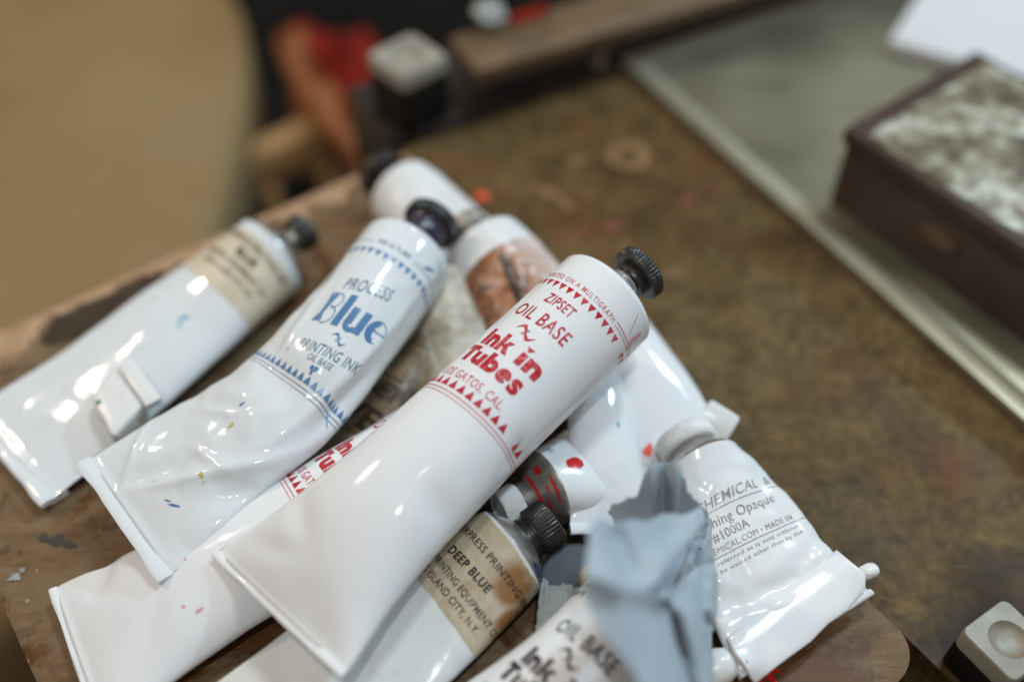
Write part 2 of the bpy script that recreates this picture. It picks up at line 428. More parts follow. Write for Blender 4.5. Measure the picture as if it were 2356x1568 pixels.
# ------------------------------------------------------------------ the tube
def catmull(pts, t):
    n = len(pts) - 1; f = min(t * n, n - 1e-6); i = int(f); u = f - i
    p1, p2 = pts[i], pts[i + 1]
    p0 = pts[i - 1] if i > 0 else p1 * 2 - p2
    p3 = pts[i + 2] if i + 2 <= n else p2 * 2 - p1
    return .5 * ((2 * p1) + (p2 - p0) * u + (2 * p0 - 5 * p1 + 4 * p2 - p3) * u * u + (3 * p1 - p0 - 3 * p2 + p3) * u ** 3)
TUBES = {}
class Tube:
    def __init__(s, key, name, label, pts, r, mat, group, roll=0.0, roll_e=None, flat=.9, crumple=0.0, crease=0.0, fr=.06, seed=0,
                 dents=(), N=120, end_b=.0007, widen=1.0, flat0=0.0, skew=0.0, cat='ink tube', squash=0.0, fp=1.0, facet=0.0, ff=.075):
        s.r = r; s.key = key
        pts = [at(*p) for p in pts]; s.pts = pts
        L = 0; prev = pts[0]; samp = [pts[0]]
        for i in range(1, 201):
            q = catmull(pts, i / 200); L += (q - prev).length; prev = q
        s.L = L; s.M = max(24, int(L / .0013)); s.N = N
        s.root = empty(name, pts[0], label, cat, group)
        roll_e = roll if roll_e is None else roll_e
        s.P = []; s.frames = []
        for j in range(s.M + 1):
            t = j / s.M; c = catmull(pts, t); d = (catmull(pts, min(1, t + .01)) - catmull(pts, max(0, t - .01))).normalized()
            up = Vector((0, 0, 1)); n0 = (up - d * up.dot(d)).normalized()
            rl = roll + (roll_e - roll) * t
            n1 = Matrix.Rotation(rl, 3, d) @ n0
            rt = n1.cross(d).normalized()
            # at the crimp the width may lean away from square
            rt2 = (rt + d * skew * t).normalized()
            beta = max(end_b / r, (1 - flat0 * min(1, t * 3)) * (1 - t ** fp) ** flat)
            a = r * (PI / 2 - (PI / 2 - 1) * beta ** 1.35); a *= 1 + (widen - 1) * t
            b = r * beta * (1 - squash * min(1, 4 * t))
            s.frames.append((c, d, n1, rt2, a, b))
            # arc length parameter
            K = 240; acc = [0]; pv = (0, b)
            for k in range(1, K + 1):
                f = 2 * PI * k / K; q = (a * math.sin(f), b * math.cos(f)); acc.append(acc[-1] + math.hypot(q[0] - pv[0], q[1] - pv[1])); pv = q
            tot = acc[-1]; row = []; k = 0
            for i in range(N):
                want = tot * i / N
                while acc[k + 1] < want: k += 1
                f = 2 * PI * (k + (want - acc[k]) / max(1e-12, acc[k + 1] - acc[k])) / K
                sx, cy = a * math.sin(f), b * math.cos(f)
                nn = Vector((sx / (a * a), cy / (b * b)))
                if nn.length > 0: nn.normalize()
                th = 2 * PI * i / N
                q = Vector((math.cos(th) * r, math.sin(th) * r, t * L)) * 1000 * fr + Vector((seed * 7.3, seed * 3.1, 0))
                fade = min(1, t * L / .007) * min(1, (1 - t) * L / .004 + .12)
                dsp = 0
                if crumple: dsp += crumple * (noise.fractal(q, 1.0, 2.0, 4))
                if crease:
                    w = noise.noise_vector(q * .7) * .5
                    dsp += crease * (abs(noise.noise(q * .9 + w)) * 1.6 + .7 * abs(noise.noise(q * 2.1 + Vector((9, 2, 4)))) - .5)
                if facet:
                    q2 = Vector((math.cos(th) * r, math.sin(th) * r, t * L)) * 1000 * ff + Vector((seed * 5.1, 2.2, seed * 1.7))
                    dd = noise.voronoi(q2, distance_metric='MANHATTAN')[0][0]
                    dsp += facet * (dd - .55) * (.35 + .9 * max(0, .5 + noise.noise(q2 * .45 + Vector((0, 7, 0)))))
                xm = (i / N if i <= N / 2 else i / N - 1) * 2 * PI * r * 1000; sm = t * L * 1000
                for (dx, ds, wx, ws, dep, ang) in dents:
                    ex = xm - dx; es = sm - ds
                    if abs(ex) > 40: continue
                    e1 = (ex * math.cos(ang) + es * math.sin(ang)) / wx; e2 = (-ex * math.sin(ang) + es * math.cos(ang)) / ws
                    g = e1 * e1 + e2 * e2
                    if g < 9: dsp -= dep * .001 * math.exp(-g)
                dsp = dsp * fade
                dsp = max(dsp, -.8 * b - .0012)
                pos = c + rt2 * sx + n1 * cy + (rt2 * nn.x + n1 * nn.y) * dsp
                if pos.z < .0006: pos.z = .0006 + .0002 * math.sin(i)
                row.append(pos)
            s.P.append(row)
        s.normals()
        bm = bmesh.new(); vv = [[bm.verts.new(p) for p in row] for row in s.P]
        for j in range(s.M):
            for i in range(N): bm.faces.new((vv[j][i], vv[j][(i + 1) % N], vv[j + 1][(i + 1) % N], vv[j + 1][i]))
        bm.faces.new(vv[-1])
        s.body = from_bm('body', bm, mat, s.root)
        s.S = pts[0]; s.ax = -(catmull(pts, .02) - pts[0]).normalized(); s.mat = mat
        TUBES[key] = s
    def normals(s):
        N, M = s.N, s.M; s.Nn = []
        for j in range(M + 1):
            row = []
            for i in range(N):
                du = s.P[j][(i + 1) % N] - s.P[j][i - 1]; dv = s.P[min(M, j + 1)][i] - s.P[max(0, j - 1)][i]
                n = dv.cross(du)
                if n.length < 1e-12: n = s.frames[j][2].copy()
                n.normalize()
                if n.dot(s.P[j][i] - s.frames[j][0]) < 0: n = -n
                row.append(n)
            s.Nn.append(row)
    def surf(s, x, sm, off=.00012):
        u = (x / (2 * PI * s.r * 1000)) % 1 * s.N; v = min(max(sm / (s.L * 1000), 0), .9999) * s.M
        i, j = int(u), int(v); fu, fv = u - i, v - j; i %= s.N; i2 = (i + 1) % s.N
        def bl(G): return (G[j][i] * (1 - fu) + G[j][i2] * fu) * (1 - fv) + (G[j + 1][i] * (1 - fu) + G[j + 1][i2] * fu) * fv
        return bl(s.P) + bl(s.Nn).normalized() * off
    def print_on(s, name, mat, items, off=.00013, parent=None, seg=1.0):
        if len(items) > 1:
            for k, it in enumerate(items): s.print_on(name, mat, [it], off + k * .00001, parent, seg)
            return
        bm = bmesh.new()
        for vs, fs in items:
            vv = [bm.verts.new(v) for v in vs]
            for f in fs:
                try: bm.faces.new([vv[k] for k in f])
                except ValueError: pass
        bmesh.ops.triangulate(bm, faces=bm.faces)
        for _ in range(4):
            ed = [e for e in bm.edges if e.calc_length() > seg]
            if not ed: break
            bmesh.ops.subdivide_edges(bm, edges=ed, cuts=1); bmesh.ops.triangulate(bm, faces=[f for f in bm.faces if len(f.verts) > 3])
        for v in bm.verts: v.co = s.surf(v.co.x, v.co.y, off + v.co.z * .0001)
        bm.normal_update()
        return from_bm(name, bm, mat, parent or s.root, recalc=False)
    def wrap(s, name, mat, x0, x1, s0, s1, off=.00016, fn=None, attr=None, edge=.0):
        nx = max(6, int((x1 - x0) / .9)); ns = max(6, int((s1 - s0) / .9)); bm = bmesh.new(); g = []; vals = []
        for j in range(ns + 1):
            row = []
            for i in range(nx + 1):
                x = x0 + (x1 - x0) * i / nx; q = s0 + (s1 - s0) * j / ns
                if edge:
                    if j in (0, ns): q += edge * noise.noise(Vector((x * .35, j, 1)))
                    if i in (0, nx): x += edge * noise.noise(Vector((q * .35, i, 5)))
                row.append(bm.verts.new(s.surf(x, q, off))); vals.append(fn(x, q) if fn else 0)
            g.append(row)
        for j in range(ns):
            for i in range(nx): bm.faces.new((g[j][i], g[j][i + 1], g[j + 1][i + 1], g[j + 1][i]))
        o = from_bm(name, bm, mat, s.root)
        if attr:
            at_ = o.data.attributes.new(attr, 'FLOAT', 'POINT')
            for k, v in enumerate(vals): at_.data[k].value = v
        return o
    def shoulder(s, mat, prof=None, neck=.0048, neck_l=.006, neck_mat='bare_tin'):
        prof = prof or [(1.0, 0), (.985, .0008), (.95, .0017), (.86, .0028), (.62, .0042), (.34, .0052)]
        bm = bmesh.new(); lathe(bm, s.S, s.ax, [(a * s.r, h) for a, h in prof], 72, cap1=True)
        s.sh = from_bm('shoulder', bm, mat, s.root, sharp=45)
        h = prof[-1][1] - .0004
        bm = bmesh.new(); th = []
        for k in range(5): th += [(neck, h + neck_l * k / 5), (neck + .0005, h + neck_l * (k + .4) / 5), (neck, h + neck_l * (k + .8) / 5)]
        lathe(bm, s.S, s.ax, th + [(neck, h + neck_l)], 36)
        from_bm('neck', bm, neck_mat, s.root, sharp=40)
        s.top = h + neck_l
    def cap(s, mat, kind='disc', r=.011, h=.007, collar=.0075, collar_h=.004, ribs=44, tilt=None, gap=0, collar_mat=None):
        ax = s.ax.copy()
        if tilt: ax = (ax + Vector(tilt)).normalized()
        o = s.S + ax * (s.top - .0012 + gap)
        bm = bmesh.new()
        if collar:
            pr = [(collar * .6, 0), (collar * .97, 0), (collar, .0006), (collar, collar_h * .55), (collar * .94, collar_h * .62), (collar * .94, collar_h * .8), (collar, collar_h * .88), (collar, collar_h)]
            if collar_mat:
                lathe(bm, o, ax, pr, 44); from_bm('cap_collar', bm, collar_mat, s.root, sharp=40); bm = bmesh.new()
                lathe(bm, o, ax, [(collar * .5, collar_h - .0003)] + [(r * .93, collar_h), (r, collar_h + .0008), (r, collar_h + h - .001), (r * .95, collar_h + h - .0002), (r * .9, collar_h + h), (r * .86, collar_h + h - .0006), (r * .3, collar_h + h - .0006)], ribs * 4, ribs=(2, 3, ribs, .00045))
                return from_bm('cap', bm, mat, s.root, sharp=40)
        else: pr = [(r * .5, 0)]; collar_h = 0
        pr2 = [(r * .93, collar_h), (r, collar_h + .0008), (r, collar_h + h - .001), (r * .95, collar_h + h - .0002), (r * .9, collar_h + h), (r * .86, collar_h + h - .0006), (r * .3, collar_h + h - .0006)]
        n = len(pr)
        lathe(bm, o, ax, pr + pr2, ribs * 4, ribs=(n + 1, n + 2, ribs, .00045), cap0=True)
        return from_bm('cap', bm, mat, s.root, sharp=40)
    def crimp(s, mat, depth=.004, thick=.0012, fold=0.0, wave=.0004):
        c, d, n, rt, a, b = s.frames[-1]; bm = bmesh.new(); K = 40; rings = []
        prof = [(-.001, -.5), (depth * .9, -.5), (depth, -.2), (depth, .3), (depth * .85, .55), (depth * .3, .62), (0, .5), (-.001, .3)]
        for i in range(K + 1):
            x = -1 + 2 * i / K
            base = c + rt * (x * a * .995) + n * (wave * noise.noise(Vector((x * 2.2, s.r * 900, 3))) * 2)
            k = 1 + .15 * noise.noise(Vector((x * 3, 7, s.r * 500)))
            ring = [bm.verts.new(base + d * (p * k) + n * (q * thick + fold * max(0, p))) for p, q in prof]; rings.append(ring)
        for A, B in zip(rings, rings[1:]):
            for k in range(len(prof)): bm.faces.new((A[k], A[(k + 1) % len(prof)], B[(k + 1) % len(prof)], B[k]))
        bm.faces.new(rings[0]); bm.faces.new(rings[-1][::-1])
        for v in bm.verts:
            if v.co.z < .0005: v.co.z = .0005
        return from_bm('crimped_end', bm, mat, s.root, sharp=50)
    def find(s, px, py):
        best = None
        cp = Vector((0, 0, CAMH)); sp, cpn = math.sin(PITCH), math.cos(PITCH)
        for j in range(s.M + 1):
            for i in range(s.N):
                p = s.P[j][i]; q = p - cp
                if s.Nn[j][i].dot(q) > 0: continue
                dep = q.y * cpn - q.z * sp; v = q.y * sp + q.z * cpn
                X = CX + FPX * q.x / dep; Y = CY - FPX * v / dep
                e = (X - px) ** 2 + (Y - py) ** 2
                if best is None or e < best[0]:
                    xm = (i / s.N if i <= s.N / 2 else i / s.N - 1) * 2 * PI * s.r * 1000
                    best = (e, round(xm, 1), round(j / s.M * s.L * 1000, 1))
        return best[1:], round(best[0] ** .5, 1)

G = 'ink tubes heaped on the wooden board'
# ------------------------------------------------------------------ tubes
T1 = Tube('T1', 'ink_tube', 'plump white ink tube with red Ink in Tubes lettering on top of the heap',
          [(1392, 690, .060), (1145, 922, .050), (880, 1175, .041), (640, 1402, .031)], .0195, 'clean_white_enamel', G,
          roll=R(-3), roll_e=R(4), flat=.9, fp=4.0, crumple=.00022, facet=.00025, ff=.04, fr=.03, seed=1, end_b=.0011, widen=1.03, skew=-.09,
          dents=[(-12, 118, 12, 5, 1.0, .6), (20, 88, 9, 5, 1.2, .3), (-14, 132, 10, 4, .9, -.4), (12, 140, 16, 7, .8, .5), (27, 60, 7, 4, 1.3, .7)])
T1.shoulder('clean_white_enamel')
T1.cap('black_plastic', 'disc', r=.0098, h=.0052, collar=.0068, collar_h=.0030, ribs=48, gap=.0012, tilt=(.12, -.02, .0))
T1.crimp('clean_white_enamel', depth=.0022, thick=.0013, fold=.05)

T2 = Tube('T2', 'ink_tube', 'crumpled white ink tube with blue Process Blue lettering and an inky cap',
          [(934, 590, .042), (797, 765, .040), (642, 938, .034), (462, 1064, .028), (296, 1185, .0235)], .0183, 'bluish_white_enamel', G,
          roll=R(4), roll_e=R(-3), flat=.8, fp=1.3, crumple=.0005, crease=.0005, fr=.03, facet=.0011, ff=.055, seed=2, end_b=.0012, widen=1.0, skew=.0,
          dents=[(19, 50, 2.2, 30, -1.2, .12), (26, 55, 6, 26, 2.8, .1), (16, 92, 2.4, 26, -1.3, .45), (24, 96, 6, 22, 2.2, .4), (-17, 26, 4, 26, 1.3, -.2), (-2, 62, 20, 8, 2.0, .3), (-14, 100, 12, 9, 1.3, .8), (2, 118, 1.6, 16, -.9, .55), (-3, 116, 5, 16, 1.4, .5), (-18, 122, 1.5, 14, -.8, -.6), (5, 100, 1.6, 9, -.7, 1.2), (-8, 88, 1.8, 10, -.7, .9), (-10, 40, 1.6, 18, -.8, -.12), (24, 60, 8, 10, 2.2, 0)])
T2.shoulder('bluish_white_enamel', neck_mat='inky_violet_plastic')
T2.cap('black_plastic', 'disc', r=.0112, h=.0055, collar=.0088, collar_h=.0085, ribs=48, gap=-.001, collar_mat='inky_violet_plastic')
T2.crimp('bluish_white_enamel', depth=.0042, thick=.0019, fold=.3)

T3 = Tube('T3', 'ink_tube', 'flattened white ink tube with a pale blurred paper label at the far left edge',
          [(624, 588, .0175), (430, 736, .013), (230, 894, .0085), (26, 1042, .0045)], .0180, 'bluish_white_enamel', G,
          roll=R(0), flat=.8, flat0=.32, crumple=.0005, crease=.00015, fr=.028, facet=.0003, ff=.045, seed=3, end_b=.001, widen=1.05)
T3.shoulder('bare_tin', prof=[(1, 0), (.98, .001), (.9, .003), (.6, .0065), (.36, .009)])
T3.cap('black_plastic', 'disc', r=.0078, h=.0075, collar=0, ribs=36, gap=-.001)
T3.crimp('bluish_white_enamel', depth=.004, thick=.0022, fold=.1)

# a short folded tube end resting on T3: soft square body under a stiff pressed strip
tq = at(265, 920, .012)
fold = empty('folded_tube_end', tq, 'small squarish white folded tube end with a pressed strip lying on the flattened left tube', 'tube end', G)
def slab(name, outline, z0, z1, mat, bev, seg, tilt=0.0):
    bm = bmesh.new(); boxed(bm, outline, z0, z1, bev, seg)
    bmesh.ops.triangulate(bm, faces=[f for f in bm.faces if len(f.verts) > 4])
    cc = outline[0]
    for v in bm.verts:
        v.co.z += .0007 * noise.noise(v.co * 160) + tilt * ((v.co.x - cc.x) * .8 + (v.co.y - cc.y) * .55)
    return from_bm(name, bm, mat, fold, sharp=35)
slab('body', [at(*p, .0205) for p in ((206, 902), (228, 880), (262, 842), (272, 846), (332, 930), (310, 952), (262, 1000), (250, 994), (236, 962), (214, 932))], .0105, .0200, 'matt_white_enamel', .0016, 3, .04)
slab('crimped_end', [at(*p, .0225) for p in ((269, 838), (293, 813), (298, 814), (369, 910), (366, 916), (335, 933))], .0195, .0222, 'matt_white_enamel', .0004, 2, .02)
flat_g = blob(0, 0, .9, 1.1, 19)
bm = bmesh.new(); cg = at(226, 925, .0203); vv = [bm.verts.new(cg + Vector((v[0] * .001, v[1] * .001, .0004))) for v in flat_g[0]]
for f in flat_g[1]: bm.faces.new([vv[k] for k in f])
from_bm('green_fleck', bm, 'green_paint', fold)

T5 = Tube('T5', 'ink_tube', 'white ink tube with red lettering wedged beneath the two large tubes',
          [(1075, 985, .021), (790, 1160, .018), (480, 1335, .013), (182, 1512, .006)], .0182, 'clean_white_enamel', G,
          roll=R(0), flat=.8, fp=2.2, crumple=.0003, facet=.0004, ff=.045, fr=.03, seed=5, end_b=.0013, widen=1.0,
          dents=[(-22, 128, 8, 5, 1.6, .5), (10, 120, 12, 5, 1.0, .8)])
T5.shoulder('clean_white_enamel'); T5.cap('black_plastic', r=.011, h=.006, collar=.007, ribs=52)
T5.crimp('clean_white_enamel', depth=.002, thick=.0018)

T7 = Tube('T7', 'ink_tube', 'grubby white ink tube with tan Deep Blue paper label and black cap',
          [(1176, 1266, .0175), (1015, 1385, .013), (815, 1538, .009), (560, 1735, .006)], .0156, 'stained_white_enamel', G,
          roll=R(-2), flat=1.7, crumple=.0004, crease=.0001, facet=.0006, ff=.055, fr=.03, seed=7, end_b=.0013, widen=1.0)
T7.shoulder('bare_tin', prof=[(1, 0), (.975, .0006), (.9, .0016), (.68, .0040), (.5, .0056), (.4, .0064)], neck_l=.003)
T7.cap('black_plastic', r=.0082, h=.0080, collar=.0074, collar_h=.0044, ribs=40, gap=-.003)
T7.crimp('stained_white_enamel', depth=.004, thick=.002)

T8 = Tube('T8', 'ink_tube', 'blank blurred white ink tube at the back behind the inky cap',
          [(928, 446, .0175), (985, 500, .017), (1040, 560, .014), (1095, 625, .011)], .0165, 'matt_white_enamel', G,
          roll=0, flat=.45, crumple=.0008, fr=.04, seed=8)
T8.shoulder('matt_white_enamel'); T8.cap('black_plastic', r=.011, h=.006, collar=.007, ribs=48)
T8.crimp('matt_white_enamel')

T9 = Tube('T9', 'ink_tube', 'white ink tube with copper coloured picture label between the blue and red tubes',
          [(1118, 576, .026), (1180, 650, .025), (1250, 745, .022), (1330, 850, .016)], .0172, 'matt_white_enamel', G,
          roll=R(0), flat=.55, crumple=.0012, crease=.0004, fr=.05, seed=9)
T9.shoulder('dull_lead', prof=[(1, 0), (.97, .0008), (.8, .003), (.55, .0055), (.42, .007)], neck=.006)
T9.cap('dull_lead', r=.0085, h=.006, collar=0, ribs=30)
T9.crimp('matt_white_enamel')

T10 = Tube('T10', 'ink_tube', 'narrow white ink tube with a blue fleck lying between red tube and blue towel',
           [(1352, 800, .022), (1378, 940, .021), (1396, 1080, .018), (1412, 1208, .013)], .0100, 'clean_white_enamel', G,
           roll=R(-10), flat=.6, crumple=.0007, fr=.05, seed=10)
T10.shoulder('clean_white_enamel'); T10.cap('white_plastic', r=.008, h=.006, collar=0, ribs=30)
T10.crimp('clean_white_enamel', depth=.003, thick=.0018)

T11 = Tube('T11', 'ink_tube', 'broad smooth white ink tube on the steel side below the red tube cap',
           [(1372, 735, .016), (1432, 835, .0155), (1492, 950, .013), (1520, 1075, .009)], .0160, 'clean_white_enamel', G,
           roll=R(0), flat=.6, crumple=.0003, fr=.03, seed=11, widen=1.05)
T11.shoulder('clean_white_enamel'); T11.cap('white_plastic', r=.010, h=.006, collar=0, ribs=30)
T11.crimp('clean_white_enamel', depth=.003, thick=.002)

T12 = Tube('T12', 'opaque_tube', 'creased white tube with grey serif Chemical lettering and rolled up bottom end',
           [(1612, 1072, .0165), (1686, 1190, .015), (1770, 1325, .0115), (1856, 1455, .008)], .0146, 'glossy_white_enamel', G,
           roll=R(0), flat=.55, flat0=.35, crumple=.0006, crease=.0009, fr=.06, facet=.0008, ff=.08, seed=12, end_b=.0026, widen=1.25, skew=-.05,
           dents=[(-4, 48, 20, 3.5, 2.0, .15), (10, 36, 5, 9, 1.4, .4), (12, 44, 8, 3, 1.6, -.4), (-10, 40, 6, 6, 1.2, .3)])
T12.shoulder('bare_tin', prof=[(1, 0), (.985, .0005), (.9, .0022), (.66, .0052), (.56, .007)], neck=.0062, neck_l=.005)
T12.cap('white_ribbed_plastic', r=.0108, h=.0066, collar=0, ribs=60, gap=-.0028)
T12.crimp('glossy_white_enamel', depth=.0012, thick=.003, fold=-.2)
c, d, n, rt, a, b = T12.frames[-1]
bm = bmesh.new()                                   # the rolled-up tail lies across the tube near its end
o0 = c - d * .0058 + n * .0026
lathe(bm, o0 - rt * (a * .96), rt, [(.0008, 0), (.0020, .0003), (.0026, .0012), (.0027, a * .3), (.0026, a * .6), (.0028, a * .9), (.0027, a * 1.2), (.0028, a * 1.5), (.0026, a * 1.86), (.0023, a * 1.93), (.0014, a * 1.945), (.0020, a * 1.95), (.0025, a * 1.97), (.0025, a * 2.08), (.0021, a * 2.13), (.0009, a * 2.16)], 32, cap0=True)
for v in bm.verts:
    q = v.co - o0; h = q.dot(n); dd = q.dot(d); w_ = q.dot(rt)
    if abs(w_) < a * .945: v.co = v.co + d * (dd * 2.1) + n * (-.40 * max(0, h) - .10 * max(0, dd))
    v.co += n * .0009 * noise.noise(v.co * 120) + d * .0016 * noise.noise(v.co * 95 + Vector((5, 5, 5)))
from_bm('rolled_end', bm, 'glossy_white_enamel', T12.root)

T14 = Tube('T14', 'ink_tube', 'white ink tube with black Oil Base lettering at the bottom edge of the picture',
           [(1500, 1374, .0192), (1330, 1566, .0185), (1120, 1750, .014), (880, 1950, .009)], .0185, 'clean_white_enamel', G,
           roll=R(2), flat=.85, fp=2.5, crumple=.0002, fr=.03, seed=14, end_b=.0013)
T14.shoulder('clean_white_enamel'); T14.cap('black_plastic', r=.011, h=.006, collar=.007, ribs=52)
T14.crimp('clean_white_enamel')

T15 = Tube('T15', 'paint_tube', 'small tube with silver shoulder, red smears and white ribbed cap under red tube',
           [(1262, 1121, .0155), (1310, 1098, .015), (1365, 1075, .012), (1420, 1052, .008)], .0136, 'glossy_white_enamel', G,
           roll=0, flat=.6, crumple=.0004, fr=.06, seed=15)
T15.shoulder('dull_lead', prof=[(1, 0), (.99, .0006), (.9, .002), (.72, .0046), (.56, .0068), (.5, .0078)], neck=.0058, neck_l=.005)
T15.cap('white_ribbed_plastic', r=.0068, h=.0078, collar=0, ribs=56, gap=.0008)
T15.crimp('glossy_white_enamel')

T17 = Tube('T17', 'ink_tube', 'soiled cream ink tube buried in the gap between the blue and red tubes',
           [(1010, 660, .022), (1040, 745, .02), (1080, 850, .017), (1130, 960, .012)], .0125, 'cream_soiled_enamel', G,
           roll=0, flat=.6, crumple=.0008, crease=.0009, fr=.035, facet=.0018, ff=.08, seed=17)
T17.shoulder('cream_soiled_enamel'); T17.cap('white_plastic', r=.0075, h=.006, collar=0, ribs=30); T17.crimp('cream_soiled_enamel')
T18 = Tube('T18', 'ink_tube', 'brown kraft printed tube with dark block letters deep in the gap',
           [(985, 820, .013), (900, 915, .0125), (820, 1000, .01), (740, 1090, .007)], .0115, 'kraft_brown_print', G,
           roll=0, flat=.6, crumple=.0008, crease=.0003, fr=.06, seed=18)
T18.shoulder('dull_lead'); T18.cap('black_plastic', r=.007, h=.006, collar=0, ribs=30); T18.crimp('kraft_brown_print')

# ---- printed labels
def tube_label(T, x0, main, thin, s0=0.0, second='ZIPSET'):
    """the Ink in Tubes print; x0 and s0 shift it sideways and along the tube"""
    def merge(*its):
        vs, fs = [], []
        for v, f in its: b_ = len(vs); vs += list(v); fs += [tuple(k + b_ for k in q) for q in f]
        return vs, fs
    T.print_on('lettering', main, [place(heavy('Ink'), x0 - 12.6, s0 + 42.3, 6.6, 12.6, 'L'), place(heavy('in'), x0 + 3.2, s0 + 42.3, 6.6, 9.3, 'L'),
        place(heavy('Tubes'), x0 - 14.2, s0 + 49.9, 6.6, 25.6, 'L'),
        text(second, x0 - .5 if second == 'ZIPSET' else x0 + 2.2, s0 + 20.2, 3.5, {'ZIPSET': 11.6, 'PI': 3.6}[second], .012, 0, 1.1), text('OIL BASE', x0 - 1.0, s0 + 28.2, 4.7, 22.8, .008, 0, 1.1)])
    T.print_on('ornament', main, [flourish(x0 - 1.2, s0 + 32.4, 4.1)])
    T.print_on('triangle_border', main, [tri_row(x0 - 27.6, x0 + 20.4, s0 + 12.0, 16, 2.5, True), tri_row(x0 - 30.5, x0 + 16.3, s0 + 60.0, 14, 3.0, False)])
    T.print_on('triangle_mark', main, [tri_row(x0 + 29, x0 + 32.2, s0 + 12.0, 2, 2.5, True), tri_row(x0 + 25.5, x0 + 29.1, s0 + 60, 2, 3.0, False)])
    T.print_on('lettering', thin, [text('PRINTED ON A MULTIGRAPH', x0 - 1, s0 + 10.7, 1.75, 33, .002, 0, 1.25), text('LOS GATOS, CAL.', x0 - 1.8, s0 + 56.3, 2.9, 27, .004, 0, 1.12)])
    T.print_on('border_line', thin, [hline(x0 + 16.6, x0 + 60, s0 + 9.3, .26), hline(x0 + 16.6, x0 + 60, s0 + 10.4, .18), hline(x0 - 60, x0 - 20, s0 + 9.3, .26),
        hline(x0 - 58, x0 + 58, s0 + 61.4, .28, 90), hline(x0 - 58, x0 + 58, s0 + 62.7, .2, 90)])
tube_label(T1, 0, 'red_ink', 'thin_red_ink')
tube_label(T5, -1, 'red_ink', 'thin_red_ink')
tube_label(T14, 0, 'violet_black_ink', 'brown_black_ink', 5.2, 'PI')

T2.print_on('lettering', 'blue_ink', [place(deco_blue(), 8, 41.8, 10.6, 26, tilt=.13)])
T2.print_on('ornament', 'blue_ink', [flourish(8.6, 43.6, 3.0), blob(7.4, 55, .7, .8, 3), blob(8.9, 54.8, .7, .8, 4), blob(8.2, 56.2, .5, .9, 5)])
T2.print_on('triangle_border', 'blue_ink', [tri_row(-26, 32, 13.2, 20, 2.4, True), tri_row(-27, 33, 60, 21, 2.7, False)])
T2.print_on('lettering', 'grey_blue_ink', [text('PROCESS', 6.2, 27.6, 4.0, 16.5, .008, 0, 1.1, rot=.2), text('PRINTING INK', 9, 50.2, 3.5, 23, .006, 0, 1.1, rot=.13), text('OIL BASE', 8.2, 53.2, 2.1, 9.5, rot=.1),
    text('INK IN TUBES', 5.5, 10.6, 1.5, 13, .012)])
T2.print_on('border_line', 'grey_blue_ink', [hline(14, 46, 10.2, .22), hline(-40, -3, 10.2, .22), hline(-50, 50, 61.4, .28, 90), hline(-50, 50, 62.8, .22, 90)])

def deep_stain(x, q):
    v = max(0, 1 - math.hypot((x - 15) / 9, (q - 9.5) / 9.5)) * 2.2
    v = max(v, max(0, 1 - math.hypot((x - 23) / 5, (q - 17) / 12)) * 1.6)
    return min(.9, max(0, v + .5 * noise.noise(Vector((x * .22, q * .22, 2))) * (1 if v > .05 else 0)))
lab_T7 = T7.wrap('paper_label', 'tan_paper_label', -28, 31, 1.2, 36, fn=deep_stain, attr='stain', edge=.5)
T7.print_on('lettering', 'brown_black_ink', [text('LETTERPRESS PRINTING INK', 2.5, 11.6, 2.9, 49, .006, 0, 1.05, rot=.05), text('DEEP BLUE', .8, 20.6, 3.3, 20, .032, 0, 1.12, rot=.1),
    text('PRINTING EQUIPMENT CO.', 7.3, 27.4, 2.8, 36, .004, 0, 1.05, rot=.02), text('LONG ISLAND CITY, N.Y.', .5, 32.6, 2.7, 35, .004, 0, 1.05, rot=.03)], off=.0003, parent=lab_T7)

lab_T3 = T3.wrap('paper_label', 'pale_paper_label', -27, 35, 4.2, 28.5, edge=.3)
T3.print_on('lettering', 'brown_black_ink', [text('LETTERPRESS PRINTING INK', 5, 8.6, 2.6, 40, .006), text('BLUE', 6, 13.6, 3.2, 11, .03),
    text('PRINTING EQUIPMENT CO.', 5, 18, 2.3, 36, .004), text('LONG ISLAND CITY, N.Y.', 5, 22, 2.1, 30, .004)], off=.0003, parent=lab_T3)

def fade(x, q): return min(1, max(0, (x + 3) / 12 * .9 - (q - 12) / 40 + .25 * noise.noise(Vector((x * .15, q * .15, 0)))))
lab_T9 = T9.wrap('picture_label', 'copper_picture_print', -34, 26, 14, 44, fn=fade, attr='fade')
T9.print_on('dark_bar', 'brown_black_ink', [([(-4.6, 17, 0), (-2.2, 16.6, 0), (-6, 38, 0), (-9, 38.5, 0)], [(0, 1, 2, 3)]), ([(-19, 26, 0), (-13, 27, 0), (-17, 22, 0)], [(0, 1, 2)])], off=.0003, parent=lab_T9)

T12.print_on('lettering', 'grey_print_ink', [text('CHEMICAL  &', 1.8, 18.3, 3.0, 30.5, .002, .28, 1.05, rot=.03),
    text('ching Opaque', .5, 24.2, 3.0, 26, .003, .12, 1.05), text('#1000A', -5.8, 28.3, 2.7, 13, .003, .0, 1.05),
    text('CHEMICAL.COM • MADE IN', -1, 31.5, 1.8, 34, -.002, .12, 1.1),
    text('or referred as is sold without', -1, 34.6, 1.2, 34, -.004, 0, 1.1), text('to be waived other than by the', -1, 36.9, 1.2, 34, -.004, 0, 1.1)])
T12.print_on('border_line', 'grey_print_ink', [hline(-18, 20, 19.5, .28), hline(-20, 22, 32.4, .26)])
T15.print_on('lettering', 'teal_paint', [text('NH', 7, 6.5, 2.4, 3.4, .004, .2)])
T18.print_on('lettering', 'brown_black_ink', [text('VEI', 0, 40, 9, 20, .03), text('NET', 0, 26, 6, 16, .02), hline(-16, 16, 43, .5), hline(-16, 16, 18, .8)])
